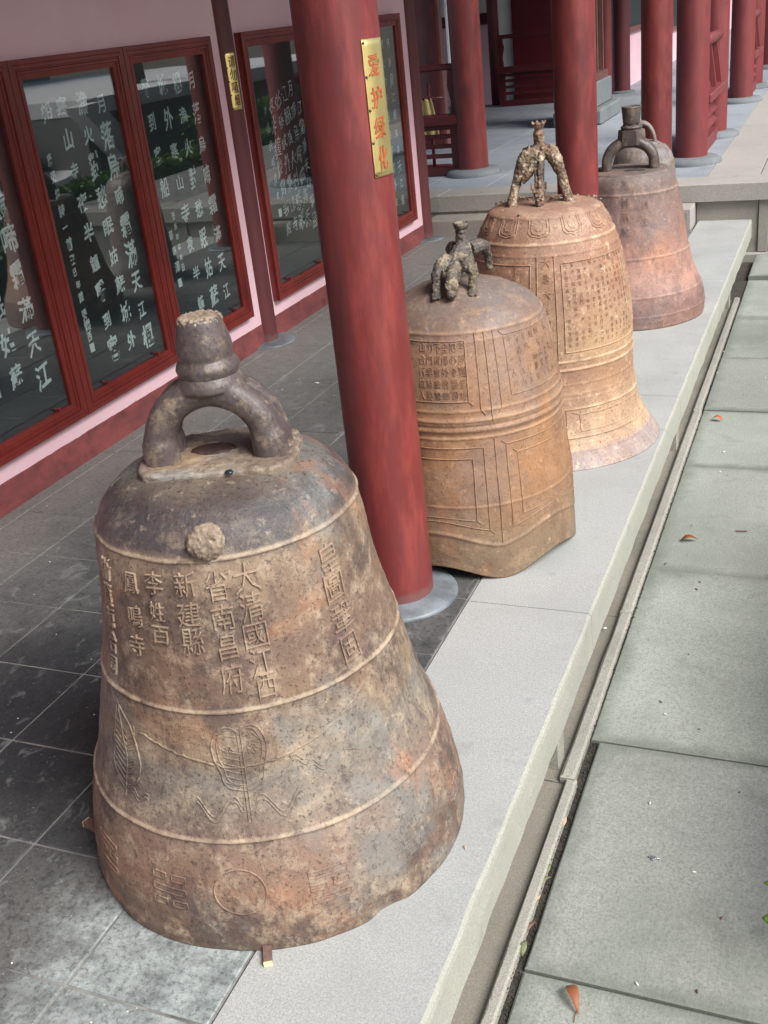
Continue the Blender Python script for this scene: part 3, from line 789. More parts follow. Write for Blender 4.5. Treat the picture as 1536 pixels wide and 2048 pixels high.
# ---------------- bell 2 : scalloped brown bell with beast crown
A2 = (-1.039, 3.027, .3)
def scal(th, z):
    h = .5-.5*math.cos(5*(th+R(57.8)))
    k = max(0, min(1, 1-(z-.13)/.11)); return .046*(h**.8)*k*k*(3-2*k)
B2 = Bell(A2, [0, .12, .24, .4, .54, .65, .72, .757, .785, .806, .83], [.318, .315, .311, .294, .284, .268, .253, .241, .222, .195, .150],
    [(.757, .003, .004), (.733, .0012, .004), (.537, .0022, .003), (.508, .006, .0075), (.497, .0035, .003), (.480, .006, .008), (.455, .0028, .003), (.244, .0018, .0025), (.112, .0035, .006), (.806, .0018, .003)], .826,
    [(.140, .836), (.11, .846), (.08, .853), (.04, .858), (.01, .859)], .0014, zwarp=scal, seed=2)
bell2 = empty('temple_bell', (A2[0], A2[1], 0), 'rusty brown bell with scalloped rim and dark beast crown, just behind the nearest red pillar', 'bell', 'old iron bells along the kerb')
B2.body('body', M['bell2'], bell2)
for c0 in (-57.8, 14.2, 86.2, -129.8):
    mb = MB(); B2.line(mb, [(c0, .757), (c0, .505)], .005, .003)
    for dx in (-6.3, 6.2): B2.line(mb, [(c0+dx, .757), (c0+dx, .54), (c0+dx*.62, .523)], .0045, .0028)
    B2.line(mb, [(c0, .45), (c0, .122)], .005, .003)
    obj('band_rib', mb.data(M['bell2'], True), bell2)
for c0 in (-57.8, 14.2, -129.8):
    a, b = c0+13.2, c0+72-13.2
    for (t, bo, ins) in ((.738, .567, 0), (.394, .194, 0), (.427, .162, -6.6)):
        mb = MB(); B2.line(mb, [(a+ins, bo), (a+ins, t), (b-ins, t), (b-ins, bo)], .0045, .0028, closed=True)
        for sx in (a+ins, b-ins):
            for zz, sg in ((t, 1), (bo, -1)): B2.line(mb, [(sx, zz), (sx+(-2.6 if sx == a+ins else 2.6), zz+.012*sg)], .004, .0024)
        obj('panel_frame', mb.data(M['bell2'], True), bell2)
txt2 = ['今部寶堂坊', '把必令福司', '全郎外收奉', '不得會衆聚', '力門早時終', '山合行道人']
for i, t_ in enumerate(txt2):
    vs_, fs_ = [], []
    for j, ch in enumerate(t_):
        v, f = B2.char(ch, -73.5-5.1*i, .722-.034*j, .026, h=.0022, w=.85, slant=.05, wob=.03, seed=i*9+j, off=-.012)
        obj('raised_character', (v, f, M['bell2']), bell2)
txt3 = ['今發心人名', '永道士合山', '年月吉旦立', '風調雨順安', '國泰民安樂', '弟子李門王', '信士張三元']
for i, t_ in enumerate(txt3):
    vs_, fs_ = [], []
    for j, ch in enumerate(t_):
        if random.random() < .12: continue
        v, f = B2.char(ch, -41+6.2*i, .720-.031*j-.003*(i % 2), .022, h=.0014, w=.85, slant=.05, wob=.05, seed=i*9+j+50, off=-.014)
        obj('worn_character', (v, f, M['bell2']), bell2)
# beast crown : local frame lat (right in view) / dep (away) / z
def crown_frame(ax):
    v = Vector((ax[0], ax[1], 0)).normalized(); lat = Vector((v.y, -v.x, 0)); dep = v
    return lambda a, b, z: Vector((ax[0], ax[1], 0))+lat*a+dep*b+Vector((0, 0, z))
L = crown_frame(A2); mb = MB()
mb.tube([L(.016, 0, .90), L(.017, 0, .945), L(.016, 0, .97), L(.016, 0, .995), L(.016, 0, 1.012)], [0.0331, 0.0261, 0.0191, 0.0170, 0.0165], 12)
mb.tube([L(.015, 0, .94), L(.0, -.035, .925), L(-.012, -.07, .900), L(-.020, -.105, .875)], [0.0296, 0.0296, 0.0270, 0.0191], 12)   # chest
mb.tube([L(-.015, -.085, .905), L(-.022, -.12, .890), L(-.025, -.135, .868), L(-.024, -.135, .85)], [0.0209, 0.0183, 0.0183, 0.0148], 12)  # neck, head
mb.ball(L(-.025, -.140, .866), (.021, .021, .026)); mb.ball(L(-.026, -.153, .848), (.015, .016, .014))
for sx in (-1, 1):
    mb.tube([L(-.025+sx*.012, -.125, .885), L(-.025+sx*.020, -.115, .902), L(-.025+sx*.018, -.105, .912)], [0.0052, 0.0043, 0.0026], 6)
    mb.ball(L(-.026+sx*.011, -.158, .868), .0055, 8, 6)
for x0, x1 in ((-.030, -.066), (.010, .040)):
    mb.tube([L(x0, -.04, .922), L((x0+x1)/2-.002, -.075, .915), L(x1, -.10, .895), L(x1-.002, -.105, .868), L(x1-.004, -.112, .848)], [0.0244, 0.0209, 0.0157, 0.0122, 0.0113], 10)
    mb.ball(L(x1-.004, -.122, .842), (.015, .018, .009))
    for k in (-1, 0, 1): mb.ball(L(x1-.004+k*.008, -.136, .838), (.005, .008, .005), 8, 6)
for x0, x1 in ((.0, -.02), (.035, .092)):
    mb.tube([L(x0, .03, .935), L((x0+x1)/2, .055, .940), L(x1*.9, .085, .93), L(x1, .105, .895), L(x1+.003, .115, .850)], [0.0261, 0.0209, 0.0165, 0.0122, 0.0104], 10)
mb.tube([L(.055, .0, .86), L(.052, .01, .885), L(.05, .015, .90)], [0.0061, 0.0052, 0.0035], 8)
for k in range(14):
    t = k/13; p = L(.014-.036*t, -.01-.11*t, .955-.055*t); mb.ball(p, (.0045, .0045, .008), 6, 5)
obj('beast_crown', fuse(mb, .0027, .0034, 130, 1, M['crown2']), bell2)
mb = MB(); q = L(.016, 0, 0); mb.revolve([(.012, 1.0), (.0195, 1.004), (.0225, 1.014), (.024, 1.020), (.0195, 1.0215), (.014, 1.012)], (q.x, q.y, 0), 20, False)
obj('socket_rim', mb.data(M['crown2'], True), bell2)

# ---------------- bell 3 : tall orange bell with lotus petals and four-legged dragon crown
A3 = (-1.009, 3.958, .3)
B3 = Bell(A3, [0, .03, .066, .11, .15, .212, .3, .39, .5, .6, .7, .76, .80, .84, .883], [.416, .398, .372, .350, .337, .326, .315, .313, .311, .300, .283, .267, .253, .234, .207],
    [(.883, .0022, .003), (.802, .003, .004), (.765, .002, .0035), (.386, .0025, .003), (.355, .004, .0045), (.30, .0015, .004), (.262, .0012, .004), (.245, .001, .003), (.209, .0012, .002), (.105, .002, .0025), (.085, .0015, .003), (.062, .003, .0045)], .888,
    [(.19, .898), (.16, .906), (.12, .912), (.08, .914), (.045, .914), (.04, .90), (.01, .895)], .0014, seed=3)
bell3 = empty('temple_bell', (A3[0], A3[1], 0), 'tall orange tan bell with lotus petals, flared pale rim and gilded dragon crown', 'bell', 'old iron bells along the kerb')
B3.body('body', M['bell3'], bell3)
for k in range(12):
    c0 = -81+30*k; mb = MB()
    for s_ in (1.0, .74):
        hw = 9.4*s_; zt = .884; zb = .826+(1-s_)*.03
        B3.line(mb, [(c0-hw, zt), (c0-hw, zb+.016), (c0-hw*.72, zb+.005), (c0-hw*.3, zb+.004), (c0, zb), (c0+hw*.3, zb+.004), (c0+hw*.72, zb+.005), (c0+hw, zb+.016), (c0+hw, zt)], .0035, .0026)
    B3.line(mb, [(c0-3, .87), (c0-3.6, .855), (c0-1.2, .845), (c0, .852), (c0+1.2, .845), (c0+3.6, .855), (c0+3, .87)], .003, .002)
    obj('lotus_petal', mb.data(M['bell3'], True), bell3)
for c0 in (-76.6, 13.4, 103.4, -166.6):
    mb = MB()
    for dx in (-6.3, 6.3): B3.line(mb, [(c0+dx, .765), (c0+dx, .386)], .005, .0032)
    obj('strip_border', mb.data(M['bell3'], True), bell3)
    mb = MB(); a, b = c0+11.2, c0+90-11.2; B3.line(mb, [(a, .422), (a, .738), (b, .738), (b, .422)], .005, .0032, closed=True)
    B3.line(mb, [(a, .422), (a-3.2, .405)], .004, .0026); B3.line(mb, [(b, .422), (b+3.2, .405)], .004, .0026)
    obj('panel_frame', mb.data(M['bell3'], True), bell3)
    mb = MB(); a, b = c0+9.6, c0+90-9.6; B3.line(mb, [(a, .106), (a, .209), (b, .209), (b, .106)], .004, .0028, closed=True)
    a += 8.8; b -= 8.8; B3.line(mb, [(a, .126), (a, .187), (b, .187), (b, .126)], .004, .0028, closed=True)
    for (x, s_) in ((a, -1), (b, 1)): B3.line(mb, [(x, .187), (x+s_*5, .198)], .004, .0026); B3.line(mb, [(x, .126), (x+s_*5, .116)], .004, .0026)
    obj('lower_frame', mb.data(M['bell3'], True), bell3)
for i, (ch, z) in enumerate(zip('大悲大士觀音', (.745, .693, .636, .582, .535, .49))):
    vs, fs = B3.char(ch, -76.2, z, .030 if i < 3 else .026, h=.0026, w=1, slant=.08, wob=.03, seed=i, off=-.01)
    obj('raised_character', (vs, fs, M['bell3']), bell3)
pool = '南無大方廣佛華嚴經信士弟子李門王氏張門陳氏同發心造鐘一口祈保平安吉祥如意光緒年月立寺內供奉永遠流傳'
for pi, (c0, ncol) in enumerate(((-76.6, 13), (-166.6, 13))):
    for i in range(ncol):
        deg = c0+14.5+(4.75*i); vs_, fs_ = [], []
        if not (-100 < deg+0 < 30): continue
        for j in range(14):
            if random.random() < .18: continue
            ch = random.choice(pool)
            v, f = B3.char(ch, deg, .728-.0215*j, .0165, h=.0015, w=.9, slant=.05, wob=.05, seed=i*31+j, off=-.016)
            obj('fine_character', (v, f, M['bell3']), bell3)
L = crown_frame(A3); mb = MB()
mb.tube([L(-.009, 0, 1.075), L(-.009, 0, 1.10), L(-.009, 0, 1.118), L(-.009, 0, 1.15), L(-.009, 0, 1.163)], [.027, .023, .019, .0205, .013], 12)
mb.tube([L(-.009, 0, 1.160), L(-.009, 0, 1.170), L(-.009, 0, 1.183)], [.012, .019, .025], 10)
for k in range(7):
    a = 2*PI*k/7; mb.ball(L(-.009+.024*math.cos(a), .024*math.sin(a), 1.185), (.005, .005, .007), 6, 5)
for sx, foot, bend in ((-1, (-.112, .905), (-.072, 1.052)), (1, (.084, .918), (.050, 1.046))):
    for dep in (-.028, .03):
        f2 = foot[0]
        mb.tube([L(-.009+sx*.008, dep*.4, 1.090), L(bend[0]*.7, dep*.8, 1.078), L(bend[0], dep, 1.048), L((bend[0]*.55+f2*.45), dep*1.1, 1.005), L(bend[0]*.15+f2*.85, dep*1.2, .955), L(f2, dep*1.35, .93), L(f2+sx*.004, dep*1.5, .905)], [.024, .027, .024, .0175, .0155, .0165, .022], 10)
        for k in (-1, 0, 1): mb.ball(L(f2+k*.009, dep*1.5-.014, .905), (.0055, .009, .007), 8, 6)
    mb.ball(L(bend[0]+sx*.002, -.03, 1.056), (.018, .018, .022))
    mb.tube([L(bend[0]*.6, -.03, 1.10), L(bend[0]*.65, -.03, 1.115)], [.007, .003], 6)
mb.tube([L(.0, -.03, 1.075), L(-.03, -.045, 1.045), L(-.055, -.048, 1.012), L(-.075, -.045, .992)], [.015, .016, .0145, .010], 10)
for dx in (-.0095, .0065):
    mb.tube([L(-.008+dx, -.03, 1.088), L(-.012+dx, -.060, 1.03), L(-.013+dx, -.080, .985), L(-.014+dx, -.088, .95)], [.010, .010, .0095, .009], 8)
mb.tube([L(-.006, -.04, 1.09), L(-.013, -.073, 1.03), L(-.014, -.094, .975)], [.006, .006, .005], 8)
mb.ball(L(-.016, -.092, .948), (.019, .018, .020)); mb.ball(L(-.016, -.104, .924), (.0155, .017, .018)); mb.ball(L(-.016, -.106, .906), (.0165, .016, .009))
for sx in (-1, 1):
    mb.tube([L(-.016+sx*.014, -.09, .955), L(-.016+sx*.025, -.085, .972), L(-.016+sx*.026, -.08, .992)], [.0065, .005, .0025], 6)
    mb.ball(L(-.016+sx*.008, -.119, .936), .0048, 8, 6); mb.ball(L(-.016+sx*.005, -.121, .916), .0036, 8, 6)
    mb.tube([L(-.016+sx*.010, -.112, .944), L(-.016+sx*.016, -.108, .950)], [.004, .003], 6)
mb.tube([L(-.01, .05, 1.05), L(-.01, .085, .98), L(-.01, .095, .90)], [.018, .014, .016], 10)
obj('dragon_crown', fuse(mb, .0027, .0030, 120, 1, M['crown3']), bell3)
mb = MB()
for k in range(70):   # crust of debris on the shoulder
    a = R(random.choice([random.uniform(15, 60), random.uniform(125, 175), random.uniform(0, 360)])); r_ = random.uniform(.16, .215) if k < 26 else random.uniform(.03, .15)
    z = .895+(.205-r_)*.12; mb.ball((A3[0]+r_*math.cos(a), A3[1]+r_*math.sin(a), z+.004), (random.uniform(.002, .007), random.uniform(.002, .007), random.uniform(.002, .006)), 7, 5)
obj('lime_debris', fuse(mb, .002, .003, 200, 0, M['crust']), bell3)['kind'] = 'stuff'

# ---------------- bell 4 : reddish bell with twin loop and cup
A4 = (-1.016, 5.736, .3)
B4 = Bell(A4, [0, .05, .1, .16, .2, .27, .345, .4, .5, .6, .66, .70, .725, .74], [.384, .388, .384, .368, .350, .324, .306, .294, .276, .258, .247, .236, .222, .205],
    [(.653, .003, .004), (.345, .003, .004), (.161, .003, .004), (.065, .003, .0035), (.012, .002, .004)], .742,
    [(.19, .744), (.16, .745), (.1, .746), (.03, .7465)], .0022, seed=4)
bell4 = empty('temple_bell', (A4[0], A4[1], 0), 'reddish brown flared bell with a smooth arched handle carrying a cup, fourth from the viewer', 'bell', 'old iron bells along the kerb')
B4.body('body', M['bell4'], bell4, seg=200, dz=.005)
L = crown_frame(A4); mb = MB()
for dep in (-.03, .03):
    pts = []; 
    for k in range(21):
        a = PI*k/20; pts.append(L(.010-.118*math.cos(a), dep*(1-.2*math.sin(a)), .765+.112*math.sin(a)**.85 if 0 < k < 20 else .742))
    mb.tube(pts, .027, 12)
obj('arched_handle', fuse(mb, .005, .0012, 40, 1, M['crown1']), bell4)
mb = MB(); q = L(.017, 0, 0)
mb.revolve([(.001, .86), (.070, .865), (.070, .900), (.066, .934), (.052, .938), (.050, .950), (.046, .956), (.042, .962), (.001, .963)], (q.x, q.y, 0), 6, False)
obj('hexagonal_collar', mb.data(M['crown1']), bell4)
mb = MB(); mb.revolve([(.046, .955), (.053, .952), (.055, .946), (.050, .940)], (q.x, q.y, 0), 24, False)
mb.revolve([(.001, .955), (.040, .958), (.043, .972), (.045, 1.00), (.049, 1.040), (.050, 1.046), (.045, 1.046), (.040, 1.00), (.001, .99)], (q.x, q.y, 0), 28, False)
obj('cup', mb.data(M['crown1'], True), bell4)
mb = MB(); mb.revolve([(.001, .001), (.03, .0015), (.042, -.002)], (0, 0, 0), 20, False)
q2 = L(.03, -.07, .748); mb.v = [(q2.x+v[0]*1.3, q2.y+v[1]*.6, q2.z+v[2]) for v in mb.v]
obj('dark_vent_hole', mb.data(M['dirt'], True), bell4)
for i, (dg, z) in enumerate(((-84, .70), (-84, .62), (-84, .55), (-84, .48), (-62, .60), (-62, .52))):
    vs, fs = B4.char('風調雨順國泰'[i], dg, z, .04, h=.002, wob=.05, seed=i, off=-.012)
    obj('worn_character', (vs, fs, M['bell4']), bell4)

# ---------------- bell 5 : only shoulder and thin handles show
A5 = (-1.085, 6.62, .3)
B5 = Bell(A5, [0, .08, .2, .35, .5, .6, .68, .73, .755], [.25, .245, .225, .205, .192, .180, .165, .135, .09], [(.655, .003, .004), (.60, .003, .004), (.3, .003, .004)], .757,
    [(.07, .765), (.04, .77), (.01, .772)], .002, seed=5)
bell5 = empty('temple_bell', (A5[0], A5[1], 0), 'half hidden grey bell at the far end, glossy shoulder and thin double handle', 'bell', 'old iron bells along the kerb')
B5.body('body', M['bell5'], bell5, seg=160, dz=.006)
L = crown_frame(A5)
for dep in (-.035, .035):
    mb = MB(); pts = [L(-.01-.075*math.cos(PI*k/20), dep, .745+.12*math.sin(PI*k/20)) for k in range(21)]; mb.tube(pts, .011, 8)
    obj('thin_handle', mb.data(M['bell5'], True), bell5)

# ------------------------------------------------------------------ pillars and their drum stones
def drum(c, z, r, h, parent, name='drum_stone'):
    mb = MB(); mb.revolve([(.001, 0), (r, 0), (r, h*.25), (r*.97, h*.55), (r*.86, h*.85), (r*.68, h), (.001, h)], (c[0], c[1], z), 48, False)
    o = obj(name, mb.data(M['drum'] if z > .1 else M['drumwet'], True), parent); smooth_by_angle(o, 50); return o
def pillar(c, z0, r, label, mat, drum_r=.178, drum_h=.020, top=2.9, name='red_pillar', cat='pillar', group='round red pillars', taper=.0):
    p = empty(name, (c[0], c[1], z0), label, cat, group)
    drum(c, z0, drum_r, drum_h, p)
    mb = MB(); n = 24
    mb.revolve([(r*(1+.012*noise.noise(Vector((c[0], c[1], z*2)))), z) for z in np.linspace(z0+drum_h*.7, top, n)], (c[0], c[1], 0), 56, True)
    o = obj('shaft', mb.data(mat, True), p); smooth_by_angle(o, 50)
    return p
p1 = pillar((-1.160, 2.605), -.0008, .1045, 'tall worn red lacquered pillar nearest the viewer, carrying a gold plaque', M['lacq'])
pillar((-1.195, 5.36), -.0008, .1, 'red pillar rising between the tall orange bell and the arched handle bell', M['lacq'])
pillar((-1.175, 7.70), -.0008, .1, 'red pillar patched with dark stains behind the arched handle bell, on the lower floor', M['lacq'])
DK = .262
for c, lab, r, mt in (((-2.93, 9.13), 'dark red pillar standing on the raised deck beside the left railing', .129, M['lacq']),
               ((-1.12, 9.12), 'smooth red pillar at the front corner of the raised deck', .123, M['lacq_far']),
               ((-1.12, 10.62), 'red pillar behind the deck corner, joined to it by a low bench rail', .122, M['lacq_far']),
               ((-1.12, 13.45), 'red pillar on the far side of the gap in the deck rail, bright rounded drum stone at its foot', .127, M['lacq_far']),
               ((-1.12, 15.0), 'red pillar just behind the far bench rail', .122, M['lacq_far']),
               ((-1.12, 17.9), 'farthest bright red pillar at the right edge of the view', .127, M['lacq_far'])):
    pillar(c, DK, r, lab, mt, drum_r=.235, drum_h=.055, top=3.4)
# wall pillars (half sunk in the gallery wall)
wpil = []
for y, lab in ((2.45, 'plum wall pillar out of sight to the left'), (5.14, 'slim plum brown wall pillar with a small gold plaque between the calligraphy cases'), (7.79, 'slim plum brown wall pillar beside the stone steps')):
    wpil.append(pillar((-2.93, y), -.001, .068, lab, M['lacq_wall'], drum_r=.165, drum_h=.014, top=2.9, name='wall_pillar', group='slim wall pillars'))

# plaques
def plaque(c, r, a0, a1, z0, z1, text, ink, label, parent_h, size, zs, ang):
    p = empty('gold_plaque', (c[0]+r*math.cos(R((a0+a1)/2)), c[1]+r*math.sin(R((a0+a1)/2)), z0), label, 'plaque')
    n = 16; m_ = 20; vs = []; fs = []
    for j in range(m_+1):
        z = z0+(z1-z0)*j/m_
        for i in range(n+1):
            a = R(a0+(a1-a0)*i/n)
            rr = r+.0022+.0012*abs(noise.noise(Vector((a*6, z*9, 0))))+(.001 if i in (0, n) else 0)
            if i == 0: a += R(.5*noise.noise(Vector((z*30, 1, 0))))
            vs.append((c[0]+rr*math.cos(a), c[1]+rr*math.sin(a), z))
    for j in range(m_):
        for i in range(n): k = j*(n+1)+i; fs.append((k, k+1, k+n+2, k+n+1))
    o = obj('plaque_sheet', (vs, fs, M['brass'], True), p)
    md = o.modifiers.new('t', 'SOLIDIFY'); md.thickness = .0012; md.offset = -1
    for ch, z in zip(text, zs):
        co, f = glyph(ch, .06, .012); b = brush(co, .05, .03, ord(ch)); vv = []
        for u, v, d in b:
            a = R(ang)+u*size/r; vv.append((c[0]+(r+.0030+d*.02)*math.cos(a), c[1]+(r+.0030+d*.02)*math.sin(a), z+v*size*1.25))
        obj('painted_character', (vv, f, ink), p)
    mb = MB()
    k = 5
    for i in range(k):
        z = z1-.008-(z1-z0-.014)*i/(k-1); a = R(a0+2.2); mb = MB(); mb.ball((c[0]+(r+.004)*math.cos(a), c[1]+(r+.004)*math.sin(a), z), .0038, 8, 6)
        obj('rivet', mb.data(M['rivet'], True), p)
    return p
plaque((-1.160, 2.605), .1045, -35, 8, 1.230, 1.546, '爱护绿化', M['redink'], 'gold plaque with four red characters riveted to the nearest red pillar', None, .040, (1.487, 1.415, 1.345, 1.273), -17.5)
plaque((-2.93, 5.14), .068, -50, -4, 1.228, 1.50, '请勿吸烟', M['brownink'], 'small gold plaque with brown characters on the slim wall pillar', None, .042, (1.455, 1.395, 1.332, 1.272), -24)

# ------------------------------------------------------------------ gallery wall and calligraphy cases
WX = -2.908
gw = empty('gallery_wall', (WX, 2.5, 0), 'pink limewashed wall above a red painted base, behind the framed calligraphy', 'wall')
box('plaster', (WX-.24, -4, .112), (WX, 7.86, 2.9), M['plaster'], gw)
# dado with hand-brushed uneven top
mb = MB(); n = 500; prof = []
for j in range(n+1):
    y = -4+11.86*j/n; zt = .117+.0022*noise.noise(Vector((y*9, 0, 0)))+.0022*noise.noise(Vector((y*31, 0, 0)))
    mb.v += [(WX-.24, y, 0), (WX+.004, y, -.002), (WX+.004, y, .05), (WX+.0015, y, zt), (WX-.02, y, zt)]
for j in range(n):
    for i in range(4): a = j*5+i; mb.f.append((a, a+1, a+6, a+5))
obj('red_base_course', mb.data(M['dado']), gw)
FX = -2.862   # front face of the case frames
def moulding(name, y0, y1, z0, z1, w, xb, xf, mat, parent, step=.0):
    """mitred picture-frame moulding as four pieces; stepped profile"""
    prof = [(0, xb), (0, xf-.006), (.004, xf), (w*.30, xf), (w*.34, xf-.007), (w*.42, xf-.007), (w*.46, xf-.002), (w*.60, xf-.002), (w*.64, xf-.009), (w, xf-.012), (w, xb)]
    def cornerpt(k, d, x):
        return [(x, y0+d, z0+d), (x, y1-d, z0+d), (x, y1-d, z1-d), (x, y0+d, z1-d)][k]
    for k, nm in enumerate(('bottom_rail', 'stile', 'top_rail', 'stile')):
        k2 = (k+1) % 4; vs = [cornerpt(k, d, x) for d, x in prof]+[cornerpt(k2, d, x) for d, x in prof]; n = len(prof)
        fs = [(i, i+1, n+i+1, n+i) for i in range(n-1)]
        obj(name+'_'+nm, (vs, fs, mat), parent)
def chars_on_slab(case, items, X, size, slant, wob, off=.01, nm='inscription_column'):
    for s_, y, z0, dz in items:
        vs_, fs_ = [], []
        for j, ch in enumerate(s_):
            if ch == ' ': continue
            sz = size
            if isinstance(dz, tuple): sz = dz[1]; step = dz[0]
            else: step = dz
            seedn = ord(ch)+int(y*100)
            if ch == '■':
                q = sz*.36; cz = z0-step*j; v = [(X+.0006, y-q, cz-q*1.2), (X+.0006, y+q, cz-q*1.2), (X+.0006, y+q, cz+q*1.2), (X+.0006, y-q, cz+q*1.2)]; f = [(0, 1, 2, 3)]
            else:
                co, f = glyph(ch, .02, off); b = brush(co, slant, wob, seedn); rj = random.Random(seedn); oy = rj.uniform(-.06, .06)*sz; k = rj.uniform(.86, 1.12)
                v = [(X+.0004+d*.01, y+oy+u*sz*k*.92, z0-step*j+v_*sz*k) for u, v_, d in b]
            obj('seal' if ch == '■' else 'engraved_character', (v, f, M['chalk']), case)
def case(y0, y1, label, items, size=.078, slant=.16, wob=.03, off=.012):
    q = .9852; y0, y1 = y0*q, y1*q; z0, z1 = 1.6-(1.6-.180)*q, 1.582
    items = [(a_, y_*.9854, 1.6-(1.6-z_)*.9854, d_) for a_, y_, z_, d_ in items]
    c = empty('calligraphy_case', (WX, (y0+y1)/2, z0), label, 'display case', 'framed calligraphy cases on the pink wall')
    # outer casing box
    w = .020
    obj('casing_side', MB().box((WX, y0, z0), (FX, y0+w, z1), .002).data(M['wood']), c)
    obj('casing_side', MB().box((WX, y1-w, z0), (FX, y1, z1), .002).data(M['wood']), c)
    obj('casing_top', MB().box((WX, y0+w, z1-w), (FX-.001, y1-w, z1), .002).data(M['wood']), c)
    obj('casing_bottom', MB().box((WX, y0+w, z0), (FX-.001, y1-w, z0+w), .002).data(M['wood']), c)
    moulding('sash', y0+w-.003, y1-w+.003, z0+w-.003, z1-w+.003, .056, WX+.012, FX-.002, M['wood'], c)
    b = .073
    obj('slate_slab', MB().box((WX+.002, y0+w, z0+w), (WX+.0095, y1-w, z1-w)).data(M['slate']), c)
    obj('glass_pane', MB().box((WX+.020, y0+b-.006, z0+b-.006), (WX+.0235, y1-b+.006, z1-b+.006)).data(M['glass']), c)
    chars_on_slab(c, items, WX+.0097, size, slant, wob, off)
    for yy in (y0+b+.095, y1-b-.095):
        mb = MB(); mb.tube([(WX+.024, yy, z0+b+.012), (WX+.036, yy, z0+b+.012), (WX+.041, yy, z0+b+.013), (WX+.047, yy, z0+b+.013)], [.006, .005, .008, .007], 10); mb.box((WX+.0245, yy-.006, z0+b-.006), (WX+.030, yy+.006, z0+b+.010))
        obj('sash_catch', mb.data(M['wood'], False), c)
    return c
case(2.742, 3.494, 'leftmost calligraphy case, cut by the left edge of the view, large brushed characters', [
  ('月落烏啼霜滿天江', 3.31, 1.375, .135), ('楓漁火對愁眠姑蘇', 3.165, 1.415, .134), ('城外寒山寺夜半鐘', 3.03, 1.40, .134), ('聲到客船', 2.90, 1.40, .134)], .094, .16, .035, .022)
case(3.498, 4.249, 'calligraphy case second from left, nine characters per column, stone steps mirrored in its glass', [
  ('月落烏啼霜滿天江楓', 4.068, 1.37, .125), ('漁火對愁眠姑蘇城外', 3.94, 1.39, .125), ('寒山寺夜半鐘聲到客', 3.80, 1.39, .1245),
  ('船', 3.70, 1.38, .12), ('唐張繼詩一首', 3.658, 1.205, (.066, .042)), ('■癸巳年首', 3.656, .858, (.052, .036)), ('張懷西■', 3.657, .572, (.048, .042))], .086, .16, .035, .020)
case(4.255, 5.010, 'calligraphy case left of the slim wall pillar, neat rows of eight small characters', [
  ('月落烏啼霜滿天江', 4.826, 1.396, .1443), ('楓漁火對愁眠姑蘇', 4.695, 1.400, .1438), ('城外寒山寺夜半鐘', 4.565, 1.400, .1437), ('聲到客船', 4.428, 1.400, .1437),
  ('張繼楓橋夜泊', 4.46, .825, (.048, .03)), ('邵華澤■', 4.412, .745, (.075, .045))], .080, .12, .02, .014)
case(5.325, 6.075, 'calligraphy case right of the slim wall pillar, dense thin cursive script', [
  ('江霜滿天啼落烏', 5.96, 1.15, (.105, .075)), ('月落烏啼霜滿天', 5.875, 1.26, (.118, .08)), ('江楓漁火對愁眠', 5.79, 1.24, (.115, .08)), ('姑蘇城外寒山寺', 5.705, 1.22, (.112, .08)), ('夜半鐘聲到客船', 5.615, 1.20, (.11, .08)), ('張繼詩楓橋夜■', 5.54, 1.18, (.09, .05))], .07, .35, .09, -.008)
case(6.10, 6.850, 'calligraphy case hidden behind the nearest red pillar', [('月落烏啼霜滿天', 6.65, 1.38, .14), ('江楓漁火對愁眠', 6.5, 1.38, .14)])
case(6.872, 7.625, 'last calligraphy case just right of the nearest red pillar, before the steps', [
  ('月落烏江啼霜滿天江楓', 7.443, 1.40, .1145), ('漁火對愁眠姑蘇城外天', 7.32, 1.40, .1145), ('寒山寺夜半鐘聲到客船', 7.19, 1.40, .1145)], .07, .2, .05, .0)
case(1.95, 2.36, 'narrow calligraphy case out of sight to the left', [], .05)

# ------------------------------------------------------------------ steps and raised deck
st = empty('stone_steps', (-1.9, 7.95, 0), 'two pale stone steps climbing from the gallery floor to the raised deck', 'steps')
slab((-2.93, 7.84, -.05), (-.965, 8.10, .118), .006, M['stone'], st, 'step_stone', .002, 20, 3)
obj('step_end_block', MB().box((-1.10, 7.825, -.01), (-.958, 8.06, .142), .006).data(M['deckedge']), st)
obj('step_end_panel', MB().box((-1.10, 7.823, .012), (-.985, 7.8255, .118)).data(M['stone']), st)
for xa, xb in ((-3.4, -2.9), (-2.9, -1.55), (-1.55, -.3), (-.3, 1.0)):
    z0 = .14
    slab((xa+.001, 8.085, z0), (xb-.001, 8.42, DK), .007, M['deckedge'], st, 'deck_edge_stone', .002, 12, 3)
box('riser_stone', (-3.4, 8.10, -.05), (-.96, 8.4, .139), M['stone'], st)
dw = empty('deck_wall', (0, 8.2, PAV), 'buff stone retaining wall with recessed panels below the raised deck', 'wall')
box('panel', (-.955, 8.13, PAV+.02), (-.535, 8.35, .139), M['stone'], dw)
obj('pier', MB().box((-.530, 8.115, PAV+.02), (-.46, 8.35, .139), .004).data(M['stone']), dw)
box('panel', (-.455, 8.13, PAV+.02), (1.0, 8.35, .139), M['stone'], dw)
obj('plinth', MB().box((-.96, 8.07, PAV-.05), (1.0, 8.36, PAV+.018), .006).data(M['deckedge']), dw)
dk = empty('raised_deck', (-2, 11, DK-.1), None, None); struct(dk)
box('deck_core', (-7.5, 8.36, -.2), (1.0, 40, DK-.03), M['joint'], dk)
